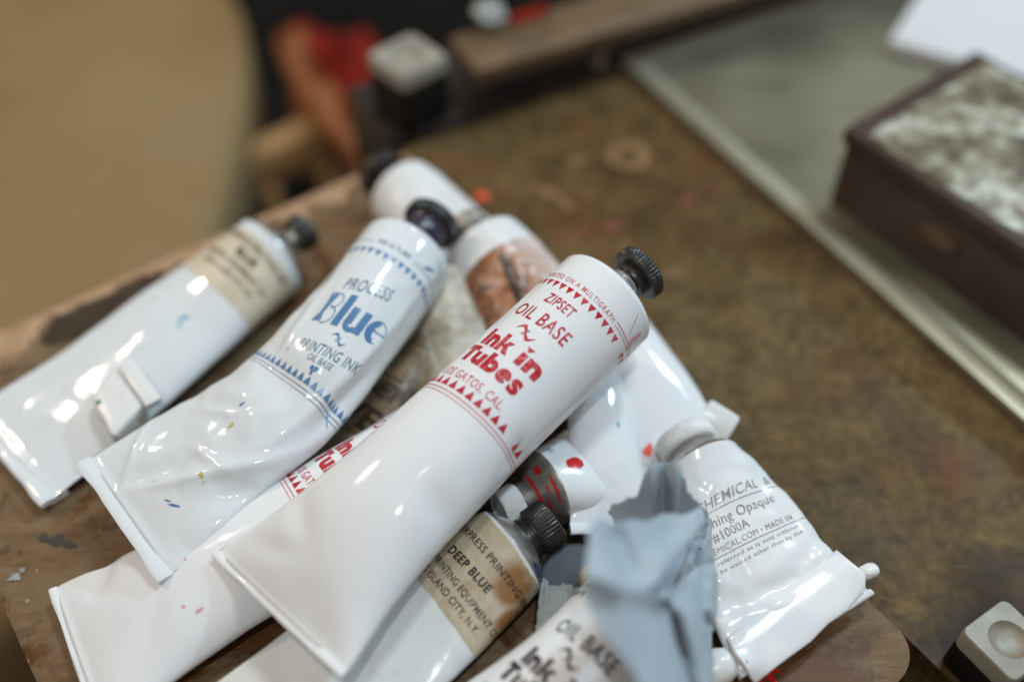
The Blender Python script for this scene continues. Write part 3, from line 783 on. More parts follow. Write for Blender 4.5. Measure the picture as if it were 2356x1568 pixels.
# paint flecks that sit on single tubes
T2.print_on('blue_smear', 'blue_ink', [blob(10.5, 121.5, 2.6, .5, 11, ang=-.75), blob(7.4, 122.5, 1.6, .3, 12, ang=-.6), blob(-3, 79, .4, 1.3, 13, ang=.1), blob(20, 8, 3, .5, 21, ang=-.5)])
T2.print_on('ochre_fleck', 'ochre_paint', [blob(9.8, 106, 1.1, .9, 14), blob(1, 86.4, .7, 1.2, 15)])
T2.print_on('red_fleck', 'pink_paint', [blob(29, 131, 2.4, .5, 16, ang=.2)])
T3.print_on('teal_smear', 'teal_paint', [blob(6, 44, 1, 2.4, 17, ang=.5), blob(7.4, 47, .5, 1.4, 18, ang=-.6)])
T5.print_on('pink_smear', 'pink_paint', [blob(14, 102, .6, 1.4, 20), blob(10, 106, .5, .8, 22)])
T10.print_on('teal_fleck', 'teal_paint', [blob(4.1, 34, .7, 1.2, 23)])
T12.print_on('blue_smear', 'teal_paint', [blob(-4, 57, 2, .5, 24, ang=.5), blob(-2.5, 56.4, 1, .4, 25, ang=-.4)])
T1.print_on('red_smear', 'pink_paint', [blob(27, 6, 1, 3, 26, ang=.2), blob(28, 9, 1, 1.2, 27)])

T1.print_on('hairline_crack', 'violet_black_ink', [blob(21.4, 4.6, 3.9, .1, 71, ang=1.0, rag=.6), blob(25.6, 58, 3.6, .07, 72, ang=1.1, rag=.6), blob(27, 61, 3.0, .07, 73, ang=1.35, rag=.6)])
T2.print_on('faint_blue_smear', 'teal_paint', [blob(24, 3.5, 3.2, .35, 74, ang=.5), blob(28, 6, 2.4, .3, 75, ang=.9), blob(30, 11, .4, 1.6, 76, ang=.3), blob(26, 63, 2.8, .5, 77, ang=.6)])
T11.print_on('orange_daub', 'orange_paint', [blob(-4, 63.5, 1.8, 2.2, 81, ang=.5)])
T17.print_on('green_daub', 'green_paint', [blob(-17, 25, 1.2, 3.2, 82, ang=-.4)])
# red cherry print, tin smears and inky blots on the small tubes
T15.print_on('cherry_print', 'scarlet_paint', [blob(-2, 9.5, 2.6, 2.8, 31, rag=.12)])
bm = bmesh.new()
def cone_pt(T, prof, ang, h):
    x, y, a = frame_of(T.ax)
    for (r0, h0), (r1, h1) in zip(prof, prof[1:]):
        if h0 <= h <= h1:
            rr = r0 + (r1 - r0) * (h - h0) / (h1 - h0); break
    rr = rr * T.r + .00025
    return T.S + a * (h + .0001) + x * (rr * math.cos(ang)) + y * (rr * math.sin(ang))
def cone_smear(name, mat, T, prof, specs):
    for (a0, a1, h0, h1, sd) in specs:
        bm = bmesh.new(); rnd = random.Random(sd); n = 14; g = []
        for i in range(n + 1):
            t = i / n; w = math.sin(PI * min(1, max(0, t))) ** .6 * (.6 + .4 * rnd.random()); hm = (h0 + h1) / 2 + (h1 - h0) * .25 * (rnd.random() - .5)
            hw = (h1 - h0) / 2 * w; ang = a0 + (a1 - a0) * t
            g.append((bm.verts.new(cone_pt(T, prof, ang, max(.0001, hm - hw))), bm.verts.new(cone_pt(T, prof, ang, hm)), bm.verts.new(cone_pt(T, prof, ang, min(prof[-1][1] - .0001, hm + hw + .00005)))))
        for A, B in zip(g, g[1:]):
            bm.faces.new((A[0], B[0], B[1], A[1])); bm.faces.new((A[1], B[1], B[2], A[2]))
        from_bm(name, bm, mat, T.root)
P15 = [(1, 0), (.99, .0006), (.9, .002), (.72, .0046), (.56, .0068), (.5, .0078)]
def facing(T, px, py):
    """angle on the shoulder that looks towards a point above"""
    x, y, a = frame_of(T.ax); q = Vector((0, 0, CAMH)) - T.S
    return math.atan2(q.dot(y), q.dot(x))
f15 = facing(T15, 0, 0)
cone_smear('red_smear', 'scarlet_paint', T15, P15, [(f15 - .55, f15 + .35, .0018, .0027, 1), (f15 + .5, f15 + .95, .0030, .0050, 2), (f15 - .9, f15 - .35, .0046, .0054, 3), (f15 - .2, f15 + .15, .0040, .0045, 4), (f15 - 1.3, f15 + 1.3, .0066, .0077, 5)])
P7 = [(1, 0), (.975, .0006), (.9, .0016), (.68, .0040), (.5, .0056), (.4, .0064)]
f7 = facing(T7, 0, 0)
cone_smear('ink_smear', 'navy_paint', T7, P7, [(f7 + .55, f7 + 1.15, .0008, .0034, 6)])

# crimson splash and bits of dried paint belong to the board and the table
# ------------------------------------------------------------------ board
E1 = Vector((.588, -.809, 0)); E2 = Vector((-.809, -.588, 0)); O = at(930, 350)
BL, BW, BR = .3175, .236, .014
def bpt(a, b): return O + E1 * a + E2 * b
out = []
for (a, b, sa, sb) in ((0, 0, 1, 1), (BL, 0, -1, 1), (BL, BW, -1, -1), (0, BW, 1, -1)):
    rr = BR if a else .004
    c = (a + sa * rr, b + sb * rr)
    ang0 = {(1, 1): 180, (-1, 1): 270, (-1, -1): 0, (1, -1): 90}[(sa, sb)]
    for k in range(9):
        t = R(ang0 + 90 * k / 8); out.append(bpt(c[0] + rr * math.cos(t), c[1] + rr * math.sin(t)))
bm = bmesh.new()
# top as a fine grid inside the outline so the wear can be written on it, sides as a rim
NA, NB = 130, 96; grid = {}
def inset(a, b):
    """pull grid corners on to the rounded outline"""
    for ca, cb, rr in ((BR, BR, BR), (BL - BR, BR, BR), (BL - BR, BW - BR, BR), (BR, BW - BR, BR)):
        da, db = a - ca, b - cb
        if ((ca < BL / 2 and da < 0) or (ca > BL / 2 and da > 0)) and ((cb < BW / 2 and db < 0) or (cb > BW / 2 and db > 0)):
            if ca < BL / 2: continue
            l = math.hypot(da, db)
            m_ = max(abs(da), abs(db))
            if l > 0: a, b = ca + da * m_ / l, cb + db * m_ / l
    return a, b
ew = []
for i in range(NA + 1):
    for j in range(NB + 1):
        a, b = inset(BL * i / NA, BW * j / NB)
        p = bpt(a, b); edge = min(a, b, BL - a, BW - b)
        p.z = -.0011 * max(0, 1 - edge / .0022) ** 2
        grid[i, j] = bm.verts.new(p)
        # bare wood along the far edge, dark patch left of its middle
        bare = max(0, 1 - a / .030) * .62 * (1 if b > .02 else .4) + max(0, 1 - b / .010) * .30
        bare += max(0, 1 - math.hypot((a - .010) / .03, (b - .225) / .05)) * .5
        bare += .35 * max(0, 1 - (BW - b) / .004)
        dk = max(0, 1 - math.hypot((a - .016) / .018, (b - .163) / .040)) * 1.1 + max(0, 1 - math.hypot((a - .012) / .012, (b - .13) / .03)) * .8
        dk += max(0, 1 - math.hypot((a - .150) / .010, (b - .215) / .016)) * .7
        ew.append((bare, min(1, dk)))
for i in range(NA):
    for j in range(NB): bm.faces.new((grid[i, j], grid[i + 1, j], grid[i + 1, j + 1], grid[i, j + 1]))
rim = [grid[i, 0] for i in range(NA)] + [grid[NA, j] for j in range(NB)] + [grid[i, NB] for i in range(NA, 0, -1)] + [grid[0, j] for j in range(NB, 0, -1)]
low = [bm.verts.new((v.co.x, v.co.y, -.0095)) for v in rim]
for k in range(len(rim)): bm.faces.new((rim[k], low[k], low[(k + 1) % len(rim)], rim[(k + 1) % len(rim)]))
bm.faces.new(low)
board = from_bm('wooden_board', bm, 'worn_board_wood', sharp=45)
for nm, ix in (('bare', 0), ('dark', 1)):
    A = board.data.attributes.new(nm, 'FLOAT', 'POINT')
    for k, v in enumerate(ew): A.data[k].value = v[ix]
props(board, 'worn brown wooden board with one rounded corner carrying the ink tubes', 'board')
def flat_blob(name, mat, parent, specs, z, frame=None):
    for (px, py, rx, ry, sd, ang) in specs:
        bm = bmesh.new()
        vs, fs = blob(0, 0, rx, ry, sd, ang=ang, rag=.7); c = at(px, py, z)
        vv = [bm.verts.new(c + Vector((v[0] * .001, v[1] * .001, sd * .000002))) for v in vs]
        for f in fs: bm.faces.new([vv[k] for k in f])
        from_bm(name, bm, mat, parent)
flat_blob('red_splash', 'scarlet_paint', board, [(1760, 1532, 3.2, 3.8, 41, .3), (1742, 1560, 2, 1.6, 42, 0), (1772, 1556, 1.2, 2.4, 43, .5)], .0004)
flat_blob('white_fleck', 'grey_white_paint', board, [(1785, 1470, .7, .9, 44, 0), (1822, 1440, .4, .6, 45, 0), (1765, 1503, .6, .9, 46, 0), (35, 1328, 2.2, 1.6, 48, .3), (52, 1310, 1, 1, 49, 0)], .0004)
flat_blob('dark_fleck', 'black_stain', board, [(128, 1240, 2.8, 2.2, 50, .4), (160, 1252, 2.4, 1.4, 51, -.3), (98, 1236, 1.8, 1.6, 52, 0)], .0004)
flat_blob('red_fleck', 'orange_paint', board, [(1108, 452, 3.2, 3, 53, 0)], .0004)

# ------------------------------------------------------------------ worktable
TZ = -.010
F0 = at(921, 346, TZ); FD = (at(1380, 183, TZ) - F0).normalized(); TN = Vector((FD.y, -FD.x, 0))
table = empty('worktable', (.25, .2, -.75), 'brown blotched steel topped worktable under the board and the plate', 'table')
bm = bmesh.new(); nx, ny = 110, 110; tw, td = .95, .75; vals = []
g = []
for i in range(nx + 1):
    row = []
    for j in range(ny + 1):
        p = F0 - FD * .0 + FD * (tw * i / nx) + E1 * (td * j / ny)
        p.z = TZ; row.append(bm.verts.new(p))
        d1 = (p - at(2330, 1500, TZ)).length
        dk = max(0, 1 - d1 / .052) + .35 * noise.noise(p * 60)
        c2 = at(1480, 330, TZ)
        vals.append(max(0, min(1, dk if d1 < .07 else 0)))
    g.append(row)
for i in range(nx):
    for j in range(ny): bm.faces.new((g[i][j], g[i][j + 1], g[i + 1][j + 1], g[i + 1][j]))
rim = [g[i][0] for i in range(nx)] + [g[nx][j] for j in range(ny)] + [g[i][ny] for i in range(nx, 0, -1)] + [g[0][j] for j in range(ny, 0, -1)]
low = [bm.verts.new((v.co.x, v.co.y, TZ - .03)) for v in rim]
for k in range(len(rim)): bm.faces.new((rim[k], rim[(k + 1) % len(rim)], low[(k + 1) % len(rim)], low[k]))
bm.faces.new(low)
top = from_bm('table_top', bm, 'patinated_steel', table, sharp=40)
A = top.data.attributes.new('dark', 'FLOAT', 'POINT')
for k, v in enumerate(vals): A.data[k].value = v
for (i, j) in ((.06, .06), (.94, .06), (.06, .94), (.94, .94)):
    p = F0 + FD * (tw * i) + E1 * (td * j); bm = bmesh.new()
    boxed(bm, [p + Vector((sx * .022, sy * .022, 0)) for sx, sy in ((-1, -1), (1, -1), (1, 1), (-1, 1))], -.75, TZ - .0302, .002)
    from_bm('leg', bm, 'dark_iron', table, sharp=40)
flat_blob('orange_streak', 'rusty_streak', table, [(1580, 460, 5, 2.2, 61, .5), (1640, 440, 4, 1.6, 62, .4), (1410, 520, 5, 2.5, 63, .4), (1350, 530, 6, 1.6, 64, .25), (1290, 545, 5, 1.6, 65, .3), (1165, 440, 3, 2, 66, .2)], TZ + .0004)
def ring_stain(name, mat, parent, px, py, r0, r1, z):
    bm = bmesh.new(); c = at(px, py, z); A = []
    for k in range(48):
        t = 2 * PI * k / 48; w = 1 + .12 * noise.noise(Vector((math.cos(t), math.sin(t), 3)))
        A.append((bm.verts.new(c + Vector((math.cos(t), math.sin(t), 0)) * r0 * w), bm.verts.new(c + Vector((math.cos(t), math.sin(t), 0)) * r1 * w)))
    for k in range(48): bm.faces.new((A[k][0], A[k][1], A[(k + 1) % 48][1], A[(k + 1) % 48][0]))
    return from_bm(name, bm, mat, parent)
simple('ochre_ring_stain', (.2, .115, .045), .45, 0, .4, .2, 60, 0)
ring_stain('ring_stain', 'ochre_ring_stain', table, 1447, 358, .0055, .011, TZ + .0004)
flat_blob('ochre_streak', 'ochre_ring_stain', table, [(1255, 440, 10, 2.4, 67, -.7), (1545, 630, 4, 2, 68, .2), (1300, 470, 6, 2.2, 69, -.7), (1330, 370, 7, 3, 70, .4)], TZ + .0004)

# back rail and the iron channel behind the table
rail = None
RZ = .022
a0, a1, b0 = at(1097, 163, RZ), at(1900, -78, RZ), at(1029, 84, RZ)
bd = (b0 - a0); rd = (a1 - a0).normalized()
bm = bmesh.new(); boxed(bm, [a0, a0 + rd * .6, a0 + rd * .6 + bd, a0 + bd], RZ - .009, RZ, .002)
rail = from_bm('back_rail', bm, 'brown_rail_wood', sharp=40)
props(rail, 'brown wooden rail running along the far edge of the worktable', 'rail')
bm = bmesh.new()
q0 = F0 - FD * .004 - TN * .0; q1 = F0 + FD * .75
tb = -TN * .001
boxed(bm, [q0 + tb, q1 + tb, q1 - TN * .055, q0 - TN * .055], -.05, RZ - .0265, .001)
ch = from_bm('iron_channel', bm, 'dark_iron', sharp=40)
props(ch, 'dark iron channel between the worktable edge and the brown rail', 'channel')
# pin
pb = at(1376, 168, TZ)
pin = empty('metal_pin', pb, 'small round headed metal pin at the far corner of the steel plate', 'pin')
bm = bmesh.new(); lathe(bm, pb, Vector((0, 0, 1)), [(.0042, 0), (.0042, .008), (.0034, .009), (.0034, .014)], 24); from_bm('shaft', bm, 'pin_metal', pin, sharp=40)
bm = bmesh.new(); lathe(bm, pb + Vector((0, 0, .0138)), Vector((0, 0, 1)), [(.003, 0)] + [(.0062 * math.sin(t * PI / 10), .0062 - .0062 * math.cos(t * PI / 10)) for t in range(3, 10)], 24); from_bm('head', bm, 'pin_metal', pin)

# ------------------------------------------------------------------ steel plate
PZ = TZ + .006
c0 = at(1428, 136, PZ); dl = (at(2356, 962, PZ) - c0).normalized(); dr = (at(1900, -18, PZ) - c0).normalized()
plate = empty('steel_plate', (c0.x, c0.y, TZ), 'pale greenish polished metal plate lying along the right of the worktable', 'plate')
def ppt(a, b, z): q = c0 + dl * a + dr * b; return Vector((q.x, q.y, z))
bm = bmesh.new(); boxed(bm, [ppt(.0105, .0105, 0), ppt(.6, .0105, 0), ppt(.6, .48, 0), ppt(.0105, .48, 0)], TZ + .0002, PZ, .0006)
from_bm('plate_face', bm, 'brushed_plate_metal', plate, sharp=40)
bm = bmesh.new(); boxed(bm, [ppt(0, 0, 0), ppt(.6, 0, 0), ppt(.6, .0100, 0), ppt(.0100, .0100, 0), ppt(.0100, .48, 0), ppt(0, .48, 0)], TZ + .0002, PZ, .0003)
from_bm('plate_border', bm, 'worn_plate_edge', plate, sharp=40)

# ------------------------------------------------------------------ dark case on the plate
p0 = at(1900, 462, PZ); px1 = at(2356, 792, PZ); u = (px1 - p0).normalized()
pt = at(2262, 112, .038); w = (pt - at(1962, 288, .038)); w.z = 0
case = empty('shallow_case', p0, 'dark brown case with a mottled pale sheet set into its lid', 'case')
CZ = .038
def kpt(a, b): q = p0 + u * a + w.normalized() * b; return q
W_ = w.length; LEN = .26
bm = bmesh.new(); boxed(bm, [kpt(.001, .001), kpt(LEN - .001, .001), kpt(LEN - .001, W_ - .001), kpt(.001, W_ - .001)], PZ + .0002, CZ - .0085, .001); from_bm('case_body', bm, 'dark_case_brown', case, sharp=40)
bm = bmesh.new(); boxed(bm, [kpt(-.001, -.001), kpt(LEN, -.001), kpt(LEN, W_), kpt(-.001, W_)], CZ - .008, CZ, .0012); lid = from_bm('lid', bm, 'dark_case_brown', case, sharp=40)
bm = bmesh.new(); g = []
for i in range(41):
    row = []
    for j in range(25):
        e = (j / 24); a = .009 + (LEN - .016) * i / 40; b = .0032 + (W_ - .0085) * e
        if j in (0, 24): b += .003 * noise.noise(Vector((i * .6, j, 0)))
        if i in (0, 40): a += .003 * noise.noise(Vector((i, j * .6, 4)))
        q = kpt(a, b); row.append(bm.verts.new((q.x, q.y, CZ + .0005 + .0006 * noise.noise(Vector((i * .3, j * .3, 2))) ** 2)))
    g.append(row)
for i in range(40):
    for j in range(24): bm.faces.new((g[i][j], g[i + 1][j], g[i + 1][j + 1], g[i][j + 1]))
from_bm('lid_sheet', bm, 'mottled_lid_sheet', lid)
simple('tan_finger_slot', (.15, .09, .055), .5, 0, .4, .2, 80, .1)
bm = bmesh.new(); c = kpt(.058, 0); c.z = .017
nn = Vector((u.y, -u.x, 0))
vv = [bm.verts.new(c + nn * .0003 + u * (.0085 * math.cos(t)) + Vector((0, 0, .0042 * math.sin(t)))) for t in [2 * PI * k / 32 for k in range(32)]]
bm.faces.new(vv); e = bmesh.ops.extrude_face_region(bm, geom=bm.faces[:]); bmesh.ops.translate(bm, verts=[v for v in e['geom'] if isinstance(v, bmesh.types.BMVert)], vec=nn * .001)
from_bm('oval_tab', bm, 'tan_finger_slot', case, sharp=40)

# white paper at the back
bm = bmesh.new(); zz = .004
pp = [at(2046, 92, zz), at(2110, -10, zz), at(2300, -250, zz), at(2700, -80, zz), at(2420, 190, zz), at(2205, 136, zz)]
boxed(bm, pp, PZ + .0003, zz, .0015, 3)
pad = from_bm('paper_pad', bm, 'white_paper', sharp=40)
props(pad, 'plain white pad of paper behind the dark case at the top right', 'paper')

# ------------------------------------------------------------------ cream square blocks with a dimple
def block(label, pc, size, ang, ztop, zbase, dark_h):
    root = empty('square_block', Vector((pc.x, pc.y, zbase)), label, 'block', 'cream dimpled blocks on dark bases')
    def sq(s, rr=.003):
        pts = []
        for sx, sy, a0 in ((1, 1, 0), (-1, 1, 90), (-1, -1, 180), (1, -1, 270)):
            for k in range(6):
                t = R(a0 + 90 * k / 5); pts.append(Vector(((s - rr) * sx + rr * math.cos(t), (s - rr) * sy + rr * math.sin(t), 0)))
        M = Matrix.Rotation(ang, 4, 'Z'); return [pc + M @ p for p in pts]
    bm = bmesh.new(); boxed(bm, sq(size * 1.02), zbase + .0002, zbase + dark_h, .001); from_bm('base', bm, 'block_base_dark', root, sharp=40)
    # top plate with a round hollow
    bm = bmesh.new(); n = 24; outl = sq(size, .0025); rings = []
    def ring(f, z, circ):
        row = []
        for k in range(24):
            o = outl[k]; d = (o - pc); a = ang + R(7.5 + 15 * k)
            cpt = pc + Vector((math.cos(a), math.sin(a), 0)) * size * circ[1] if circ else o
            q = pc + d * f if not circ else pc + d * f * (1 - circ[0]) + (cpt - pc) * circ[0]
            row.append(bm.verts.new((q.x, q.y, z)))
        rings.append(row)
    ring(1, zbase + dark_h + .0002, None); ring(1, ztop - .0008, None); ring(.97, ztop, None)
    ring(.85, ztop, (.6, .72)); ring(0, ztop, (1, .62)); ring(0, ztop - .0012, (1, .57)); ring(0, ztop - .0022, (1, .45)); ring(0, ztop - .0028, (1, .25)); ring(0, ztop - .003, (1, .06))
    for A_, B_ in zip(rings, rings[1:]):
        for k in range(24): bm.faces.new((A_[k], A_[(k + 1) % 24], B_[(k + 1) % 24], B_[k]))
    bm.faces.new(rings[-1]); bm.faces.new(rings[0][::-1])
    o = from_bm('dimpled_top', bm, 'cream_block_paint', root, sharp=50)
    A_ = o.data.attributes.new('stain', 'FLOAT', 'POINT')
    for k in range(len(o.data.vertices)):
        rg = k // 24; A_.data[k].value = {5: .55, 6: .35}.get(rg, 0) * (1 if 8 < k % 24 < 20 else .3)
    return root
zt = .012
A_, B_, C_ = at(2331, 1377, zt), at(2212, 1466, zt), at(2312, 1567, zt)
s_ = ((A_ - B_).length + (C_ - B_).length) / 4
block('cream square block with a round dimple at the bottom right corner', (A_ + C_) / 2, s_, math.atan2((A_ - B_).y, (A_ - B_).x), zt, TZ, .0135)
zt = .03
A_, B_, C_ = at(965, 70, zt), at(852, 124, zt), at(908, 186, zt)
D_ = A_ + C_ - B_
s_ = ((A_ - B_).length + (C_ - B_).length) / 4
block('blurred cream block beside the left end of the brown rail', (A_ + C_) / 2, s_, math.atan2((A_ - B_).y, (A_ - B_).x), zt, -.012, .034)

# ------------------------------------------------------------------ paper towels
def sheet_bm(bm, poly, zf, step=4, crump=.0012, seed=0, fr=55, rag=1.0):
    xs = [p[0] for p in poly]; ys = [p[1] for p in poly]; x0, x1, y0, y1 = min(xs), max(xs), min(ys), max(ys)
    nx, ny = int((x1 - x0) / step), int((y1 - y0) / step); vs = {}
    def inside(i, j):
        X, Y = x0 + i * step, y0 + j * step
        X += rag * 6 * noise.noise(Vector((Y * .06, X * .05, seed))); Y += rag * 9 * noise.noise(Vector((X * .055, Y * .05, seed + 5)))
        return poly_area_in((X, Y), poly)
    def vert(i, j):
        if (i, j) not in vs:
            X, Y = x0 + i * step, y0 + j * step; p = at(X, Y, zf(X, Y))
            q = p * fr + Vector((seed, 0, 0))
            d = crump * (1.6 * noise.noise(q) + .8 * noise.noise(q * 2.3) - 2.2 * max(0, .22 - abs(noise.noise(q * .8 + Vector((4, 1, 2))))))
            vs[i, j] = bm.verts.new(p + Vector((.35 * d, .2 * d, d)))
        return vs[i, j]
    for i in range(nx):
        for j in range(ny):
            if inside(i + .5, j + .5): bm.faces.new((vert(i, j), vert(i, j + 1), vert(i + 1, j + 1), vert(i + 1, j)))
def lin(x, pts):
    if x <= pts[0][0]: return pts[0][1]
    for (a, b), (c, d) in zip(pts, pts[1:]):
        if x <= c: return b + (d - b) * (x - a) / (c - a)
    return pts[-1][1]
def smooth(x): x = max(0, min(1, x)); return x * x * (3 - 2 * x)
bm = bmesh.new()
def zbase_(x, y): return lin(x, [(1340, .084), (1430, .079), (1520, .070), (1600, .058), (1650, .046)]) - .006 * max(0, (y - 1350) / 230)
def seg_d(x, y, a, b):
    """signed distance (px) to a line, plus position along it"""
    dx, dy = b[0] - a[0], b[1] - a[1]; L = math.hypot(dx, dy)
    return ((x - a[0]) * dy - (y - a[1]) * dx) / L, ((x - a[0]) * dx + (y - a[1]) * dy) / L / L
def zA(x, y):
    z = zbase_(x, y)
    d, t = seg_d(x, y, (1490, 1348), (1622, 1200))      # pouch edge curls up
    z += .005 * math.exp(-(d / 34) ** 2) * smooth(t * 3)
    d2, t2 = seg_d(x, y, (1350, 1315), (1500, 1350)); z += .0045 * math.exp(-(d2 / 34) ** 2)
    d3, t3 = seg_d(x, y, (1415, 1215), (1460, 1320)); z -= .0045 * math.exp(-(d3 / 26) ** 2) * smooth(1.5 - abs(t3 - .5) * 2)
    d4, t4 = seg_d(x, y, (1540, 1390), (1612, 1590)); z -= .007 * smooth(1 - abs(d4) / 46) * smooth(t4 * 4 + .6)
    d5, t5 = seg_d(x, y, (1440, 1400), (1520, 1600)); z += .003 * math.exp(-(d5 / 36) ** 2)
    return z
sheet_bm(bm, [(1362, 1196), (1385, 1180), (1420, 1198), (1450, 1190), (1490, 1196), (1530, 1180), (1575, 1184), (1612, 1166), (1626, 1196), (1580, 1262), (1540, 1310), (1494, 1350), (1520, 1372), (1545, 1410), (1562, 1480), (1588, 1530), (1612, 1600), (1490, 1600), (1455, 1530), (1395, 1455), (1346, 1375), (1352, 1290)], zA, 3, .0011, 1, 20, .45)
def zC(x, y):
    z = zbase_(x, y) - .009
    xc = 1582 + (y - 1400) * .22
    z += .008 * math.exp(-((x - xc) / 24) ** 2) * smooth((y - 1350) / 70)      # rolled pleat
    z -= .006 * math.exp(-((x - xc - 38) / 13) ** 2) * smooth((y - 1400) / 40)
    z += .004 * math.exp(-((x - 1634) / 12) ** 2) * smooth((y - 1300) / 60)
    d, t = seg_d(x, y, (1610, 1262), (1640, 1222)); z += .003 * math.exp(-(d / 12) ** 2)
    d, t = seg_d(x, y, (1560, 1316), (1650, 1290)); z -= .003 * math.exp(-(d / 13) ** 2)
    return z
sheet_bm(bm, [(1506, 1362), (1556, 1348), (1602, 1300), (1627, 1238), (1634, 1180), (1642, 1250), (1652, 1330), (1650, 1400), (1640, 1452), (1620, 1462), (1640, 1515), (1640, 1600), (1622, 1600), (1604, 1560), (1582, 1490), (1566, 1425), (1548, 1384)], zC, 3, .0007, 2, 30, .3)
def zD(x, y): return zbase_(x, y) - .025
sheet_bm(bm, [(1470, 1320), (1560, 1220), (1622, 1176), (1638, 1200), (1640, 1420), (1634, 1600), (1540, 1600), (1490, 1450)], zD, 4, .0005, 4, 30, .3)
def zB(x, y):
    z = .064 - .026 * smooth((y - 1050) / 190) + .004 * math.exp(-((x - 1440) / 30) ** 2)
    z -= .007 * smooth(1 - abs(x - 1524) / 26)
    z += .003 * math.exp(-((x - 1556) / 9) ** 2)
    return z
sheet_bm(bm, [(1398, 1178), (1412, 1158), (1440, 1150), (1470, 1135), (1482, 1100), (1496, 1072), (1530, 1060), (1560, 1066), (1574, 1092), (1584, 1130), (1600, 1150), (1630, 1180), (1622, 1235), (1540, 1245), (1440, 1240)], zB, 3, .0005, 3, 40, 1.0)
tw_ = from_bm('paper_towel', bm, 'blue_paper_towel', recalc=False)
sm_ = tw_.modifiers.new('thickness', 'SOLIDIFY'); sm_.thickness = .0005
props(tw_, 'crumpled light blue paper towel with torn edge beside the Chemical tube', 'paper towel')
# small rolled end of the towel, bottom
bm = bmesh.new()
def zG(x, y): return .021 + .004 * math.sin((x - 1228) * .02) + .0007 * math.sin((x + y * .12) * .55) - .00003 * max(0, y - 1400)
sheet_bm(bm, [(1250, 1326), (1262, 1345), (1292, 1346), (1340, 1350), (1420, 1352), (1420, 1420), (1350, 1432), (1290, 1450), (1232, 1490), (1226, 1470), (1240, 1400)], zG, 4, .0006, 6, 90)
gt = from_bm('grey_towel_scrap', bm, 'grey_paper_towel', recalc=False)
sm_ = gt.modifiers.new('thickness', 'SOLIDIFY'); sm_.thickness = .0005
props(gt, 'small grey ribbed paper scrap beneath the blue paper towel', 'paper scrap')

# lid coloured dark to stand in for the black cap's shadow, and tan dowel end in the gap
ctr = at(1322, 1322, .013)
sc_ = empty('shadow_slate_lid', Vector((ctr.x, ctr.y, .0)), 'round lid painted dark slate for the shadow below the black ribbed cap', 'lid')
bm = bmesh.new(); lathe(bm, Vector((ctr.x, ctr.y, .0006)), Vector((.1, -.15, 1)), [(.0125, 0), (.0128, .001), (.0128, .0125), (.0122, .0134), (.0112, .0137)], 64, cap0=True)
from_bm('lid_shell', bm, 'shadow_slate_plastic', sc_, sharp=40)
ctr = at(1366, 1316, .024)
dw = empty('wooden_dowel', Vector((ctr.x, ctr.y, .0)), 'tan rounded wooden dowel end half hidden by the blue towel', 'dowel')
bm = bmesh.new(); lathe(bm, Vector((ctr.x, ctr.y, .0155)), Vector((.0, -.1, 1)), [(.0046, 0), (.0048, .006), (.0044, .0078), (.003, .0088), (.001, .0091)], 32, cap0=True)
from_bm('dowel_end', bm, 'tan_wooden_end', dw, sharp=50)

# loose white square cap beside the ribbed cap
pc = at(1646, 972, .010)
lc = empty('square_stopper', Vector((pc.x, pc.y, TZ)), 'small square white plastic cap touching the ribbed cap of the Chemical tube', 'stopper')
bm = bmesh.new()
ax_ = Vector((.42, .55, .35)).normalized(); bx = frame_of(ax_)
n_ = 48; prof = [(.0062, -.0055), (.0066, -.005), (.0066, .0045), (.006, .0055), (.0035, .0057)]
rings = []
for r_, h_ in prof:
    ring = []
    for k in range(n_):
        t = 2 * PI * k / n_; q = max(abs(math.cos(t)), abs(math.sin(t))); rr = r_ * (1 / q) ** .85 * .98
        ring.append(bm.verts.new(pc + ax_ * h_ + bx[0] * rr * math.cos(t + .3) + bx[1] * rr * math.sin(t + .3)))
    rings.append(ring)
for A_, B_ in zip(rings, rings[1:]):
    for k in range(n_): bm.faces.new((A_[k], A_[(k + 1) % n_], B_[(k + 1) % n_], B_[k]))
bm.faces.new(rings[0][::-1]); bm.faces.new(rings[-1])
from_bm('cap_shell', bm, 'white_plastic', lc, sharp=40)
# white rounded bottle cap at the bottom
pc = at(1668, 1528, .008)
wc = empty('round_white_cap', Vector((pc.x, pc.y, 0)), 'smooth rounded white cap under the corner of the Chemical tube', 'cap')
bm = bmesh.new(); lathe(bm, pc + Vector((-.004, -.001, -.002)), Vector((.75, .3, .25)), [(.0055, -.004), (.0058, 0), (.0056, .004), (.0045, .0068), (.0025, .0082), (.0008, .0086)], 40, cap0=True)
from_bm('cap_shell', bm, 'white_plastic', wc, sharp=50)
bm = bmesh.new(); lathe(bm, pc + Vector((-.005, -.0012, -.0025)), Vector((.75, .3, .25)), [(.0068, -.007), (.0072, -.006), (.0072, -.0045), (.0062, -.004)], 40, cap0=True)
from_bm('cap_flange', bm, 'white_plastic', wc, sharp=50)
# folded tin scrap at the flattened tube's end
bm = bmesh.new(); q = at(130, 1140, .003)
boxed(bm, [at(102, 1148, .003), at(112, 1158, .003), at(158, 1128, .003), at(150, 1117, .003)], .0004, .0042, .0009)
fs = from_bm('folded_scrap', bm, 'white_plastic', sharp=40)
props(fs, 'tiny folded white scrap at the corner of the flattened left tube', 'scrap')

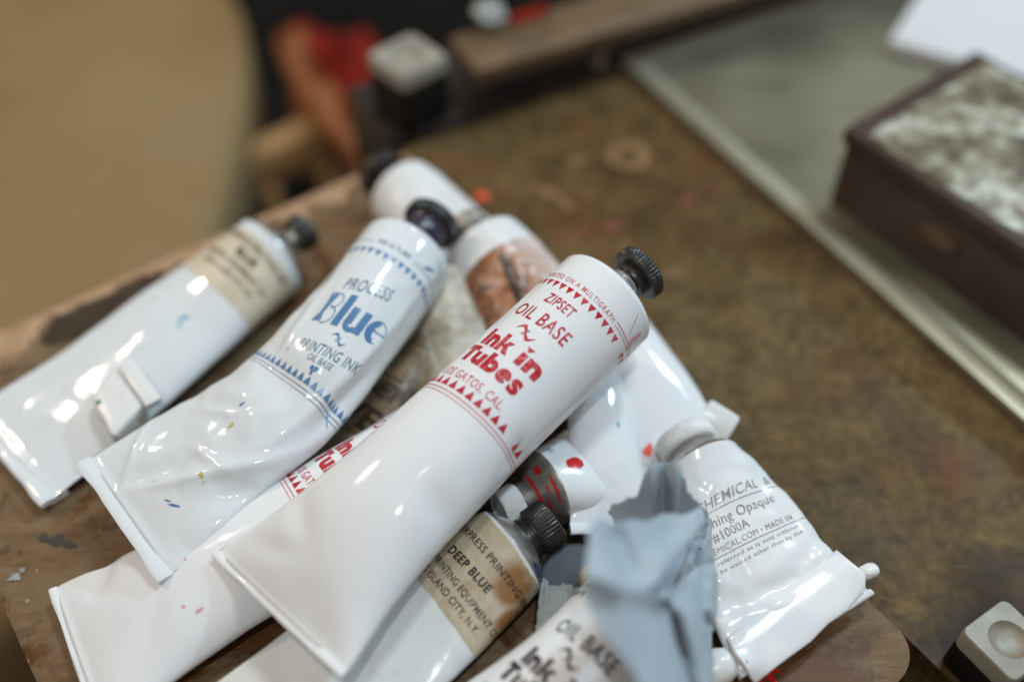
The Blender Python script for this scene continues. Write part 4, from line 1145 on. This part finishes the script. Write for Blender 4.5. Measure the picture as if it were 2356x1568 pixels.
# ------------------------------------------------------------------ behind and below the table
bm = bmesh.new(); SZ = -.10
pts = []
for k in range(96):
    t = 2 * PI * k / 96; c_, s2 = math.cos(t), math.sin(t); e_ = 2 / 2.7
    pts.append(Vector((-.410 + .236 * math.copysign(abs(c_) ** e_, c_), .470 + .365 * math.copysign(abs(s2) ** e_, s2), 0)))
stool = empty('padded_seat', (-.418, .44, -.75), 'large tan leather padded seat blurred at the upper left', 'seat')
boxed(bm, pts, SZ - .06, SZ, .014, 4)
from_bm('cushion', bm, 'tan_leather', stool, sharp=60)
for sx, sy in ((1, 1), (1, -1), (-1, 1), (-1, -1)):
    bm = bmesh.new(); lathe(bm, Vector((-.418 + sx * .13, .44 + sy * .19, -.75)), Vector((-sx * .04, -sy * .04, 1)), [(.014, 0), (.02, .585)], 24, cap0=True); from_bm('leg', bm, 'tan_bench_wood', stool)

def swept(bm, pts, hw, hz):
    """rounded bar along points"""
    rings = []
    for i, p in enumerate(pts):
        d = (pts[min(i + 1, len(pts) - 1)] - pts[max(i - 1, 0)]).normalized(); sd = d.cross(Vector((0, 0, 1))).normalized(); up = sd.cross(d)
        rings.append([bm.verts.new(p + sd * hw * math.cos(t) + up * hz * math.sin(t)) for t in [2 * PI * k / 20 for k in range(20)]])
    for A_, B_ in zip(rings, rings[1:]):
        for k in range(20): bm.faces.new((A_[k], A_[(k + 1) % 20], B_[(k + 1) % 20], B_[k]))
    bm.faces.new(rings[0]); bm.faces.new(rings[-1])
AZ = -.11
arm = empty('chair_arm', at(770, 260, AZ), 'curved orange brown wooden chair arm behind the board', 'chair arm')
bm = bmesh.new(); swept(bm, [at(675, 100, AZ), at(700, 165, AZ), at(742, 235, AZ), at(795, 300, AZ - .004), at(852, 362, AZ - .01), at(885, 430, AZ - .02)], .013, .012); from_bm('arm_rest', bm, 'orange_brown_wood', arm)
bm = bmesh.new(); pp_ = at(720, 185, AZ); lathe(bm, Vector((pp_.x, pp_.y, -.75)), Vector((0, 0, 1)), [(.014, 0), (.016, .63)], 20, cap0=True); from_bm('arm_post', bm, 'orange_brown_wood', arm)
bm = bmesh.new()
def zR(x, y): return AZ + .016 + .012 * math.sin(x * .05 + y * .02) - .0004 * max(0, x - 800)
sheet_bm(bm, [(655, 72), (690, 52), (760, 70), (850, 60), (890, 110), (905, 200), (915, 320), (890, 350), (850, 310), (805, 255), (760, 190), (725, 135), (700, 120), (672, 120)], zR, 6, .004, 8, 14)
rag = from_bm('red_rag', bm, 'red_cloth', recalc=False)
sm_ = rag.modifiers.new('thickness', 'SOLIDIFY'); sm_.thickness = .002
props(rag, 'dark red rag draped over the orange brown chair arm', 'rag')
BZ = -.125
bench = empty('low_stool', at(660, 330, BZ), 'low tan wooden stool frame seen under the table edge', 'stool')
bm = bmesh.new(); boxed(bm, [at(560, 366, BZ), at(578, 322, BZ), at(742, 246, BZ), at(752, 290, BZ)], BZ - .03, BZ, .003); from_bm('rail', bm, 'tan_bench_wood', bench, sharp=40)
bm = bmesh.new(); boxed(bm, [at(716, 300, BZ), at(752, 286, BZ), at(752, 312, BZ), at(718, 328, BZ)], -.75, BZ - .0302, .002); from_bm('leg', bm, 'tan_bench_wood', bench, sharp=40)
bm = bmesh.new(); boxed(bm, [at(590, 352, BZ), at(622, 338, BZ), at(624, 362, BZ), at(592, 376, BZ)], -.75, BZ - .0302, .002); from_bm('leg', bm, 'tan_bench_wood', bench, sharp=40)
GZ = -.19
bm = bmesh.new(); boxed(bm, [at(636, 455, GZ), at(640, 372, GZ), at(722, 334, GZ), at(722, 430, GZ)], GZ - .12, GZ, .006)
gb = from_bm('green_tin', bm, 'dark_green_paint', sharp=40); props(gb, 'dark green tin standing below the far corner of the board', 'tin')
# crumpled white rag and red strip on the far rail
pc = at(1127, 32, RZ + .008)
bm = bmesh.new(); bmesh.ops.create_icosphere(bm, subdivisions=4, radius=.0085)
for v in bm.verts:
    v.co *= 1 + .35 * noise.fractal(v.co * 140, 1, 2, 3); v.co.z *= .62; v.co += pc
wr = from_bm('paper_wad', bm, 'grey_white_paint'); props(wr, 'crumpled grey white paper wad at the back of the brown rail', 'paper wad')
bm = bmesh.new(); zr = RZ + .0022
boxed(bm, [at(1165, 38, zr), at(1172, 56, zr), at(1262, 28, zr), at(1258, 6, zr)], RZ + .0003, zr, .0008)
rs = from_bm('red_strip', bm, 'red_cloth', sharp=40); props(rs, 'short red strip lying on the far brown rail', 'strip')
bm = bmesh.new(); q = at(925, 212, -.012)
lathe(bm, q, Vector((.2, .1, 1)), [(.006, 0), (.0065, .003), (.0055, .009), (.003, .011)], 24, cap0=True)
simple('crimson_plastic', (.25, .01, .03), .4, 0, .4, .1, 60, 0)
kn = from_bm('crimson_knob', bm, 'crimson_plastic', sharp=40); props(kn, 'small crimson knob just below the blurred cream block', 'knob')

# floor
bm = bmesh.new(); g = 6
vv = [bm.verts.new((x, y, -.75)) for x, y in ((-g, -g), (g, -g), (g, g), (-g, g))]; bm.faces.new(vv)
fl = from_bm('floor', bm, 'dark_floor'); props(fl, kind='structure')

# ------------------------------------------------------------------ light
wd = bpy.data.worlds.new('World'); SC.world = wd; wd.use_nodes = True
bg = wd.node_tree.nodes['Background']; bg.inputs[0].default_value = (1.0, .94, .87, 1); bg.inputs[1].default_value = .315
def area(name, d, dist, size, power, col, tgt=Vector((.02, .30, .03)), sy=None):
    la = bpy.data.lights.new(name, 'AREA'); la.energy = power; la.color = col; la.shape = 'RECTANGLE' if sy else 'DISK'; la.size = size
    if sy: la.size_y = sy
    o = bpy.data.objects.new(name, la); COL.objects.link(o)
    o.location = tgt + Vector(d).normalized() * dist
    o.rotation_euler = (tgt - o.location).to_track_quat('-Z', 'Y').to_euler(); return o
area('cool_lamp', (.80, .50, .80), 1.6, .08, 10.5, (.50, .78, 1.0))
area('warm_lamp', (-.78, .36, .75), 1.5, .08, 5.2, (1.0, .77, .54))
area('window', (.38, .70, 2.1), 2.0, .20, 15, (.84, .95, 1.0), tgt=at(2105, 715, PZ), sy=.36)
area('ceiling_lamp', (.02, -.42, 1.0), 1.8, .09, 7.5, (.92, .96, 1.0))
v = SC.view_settings; v.view_transform = 'Standard'; v.look = 'None'; v.exposure = .0; v.gamma = 1; v.use_curve_mapping = False
SC.cycles.max_bounces = 8; SC.cycles.use_denoising = True
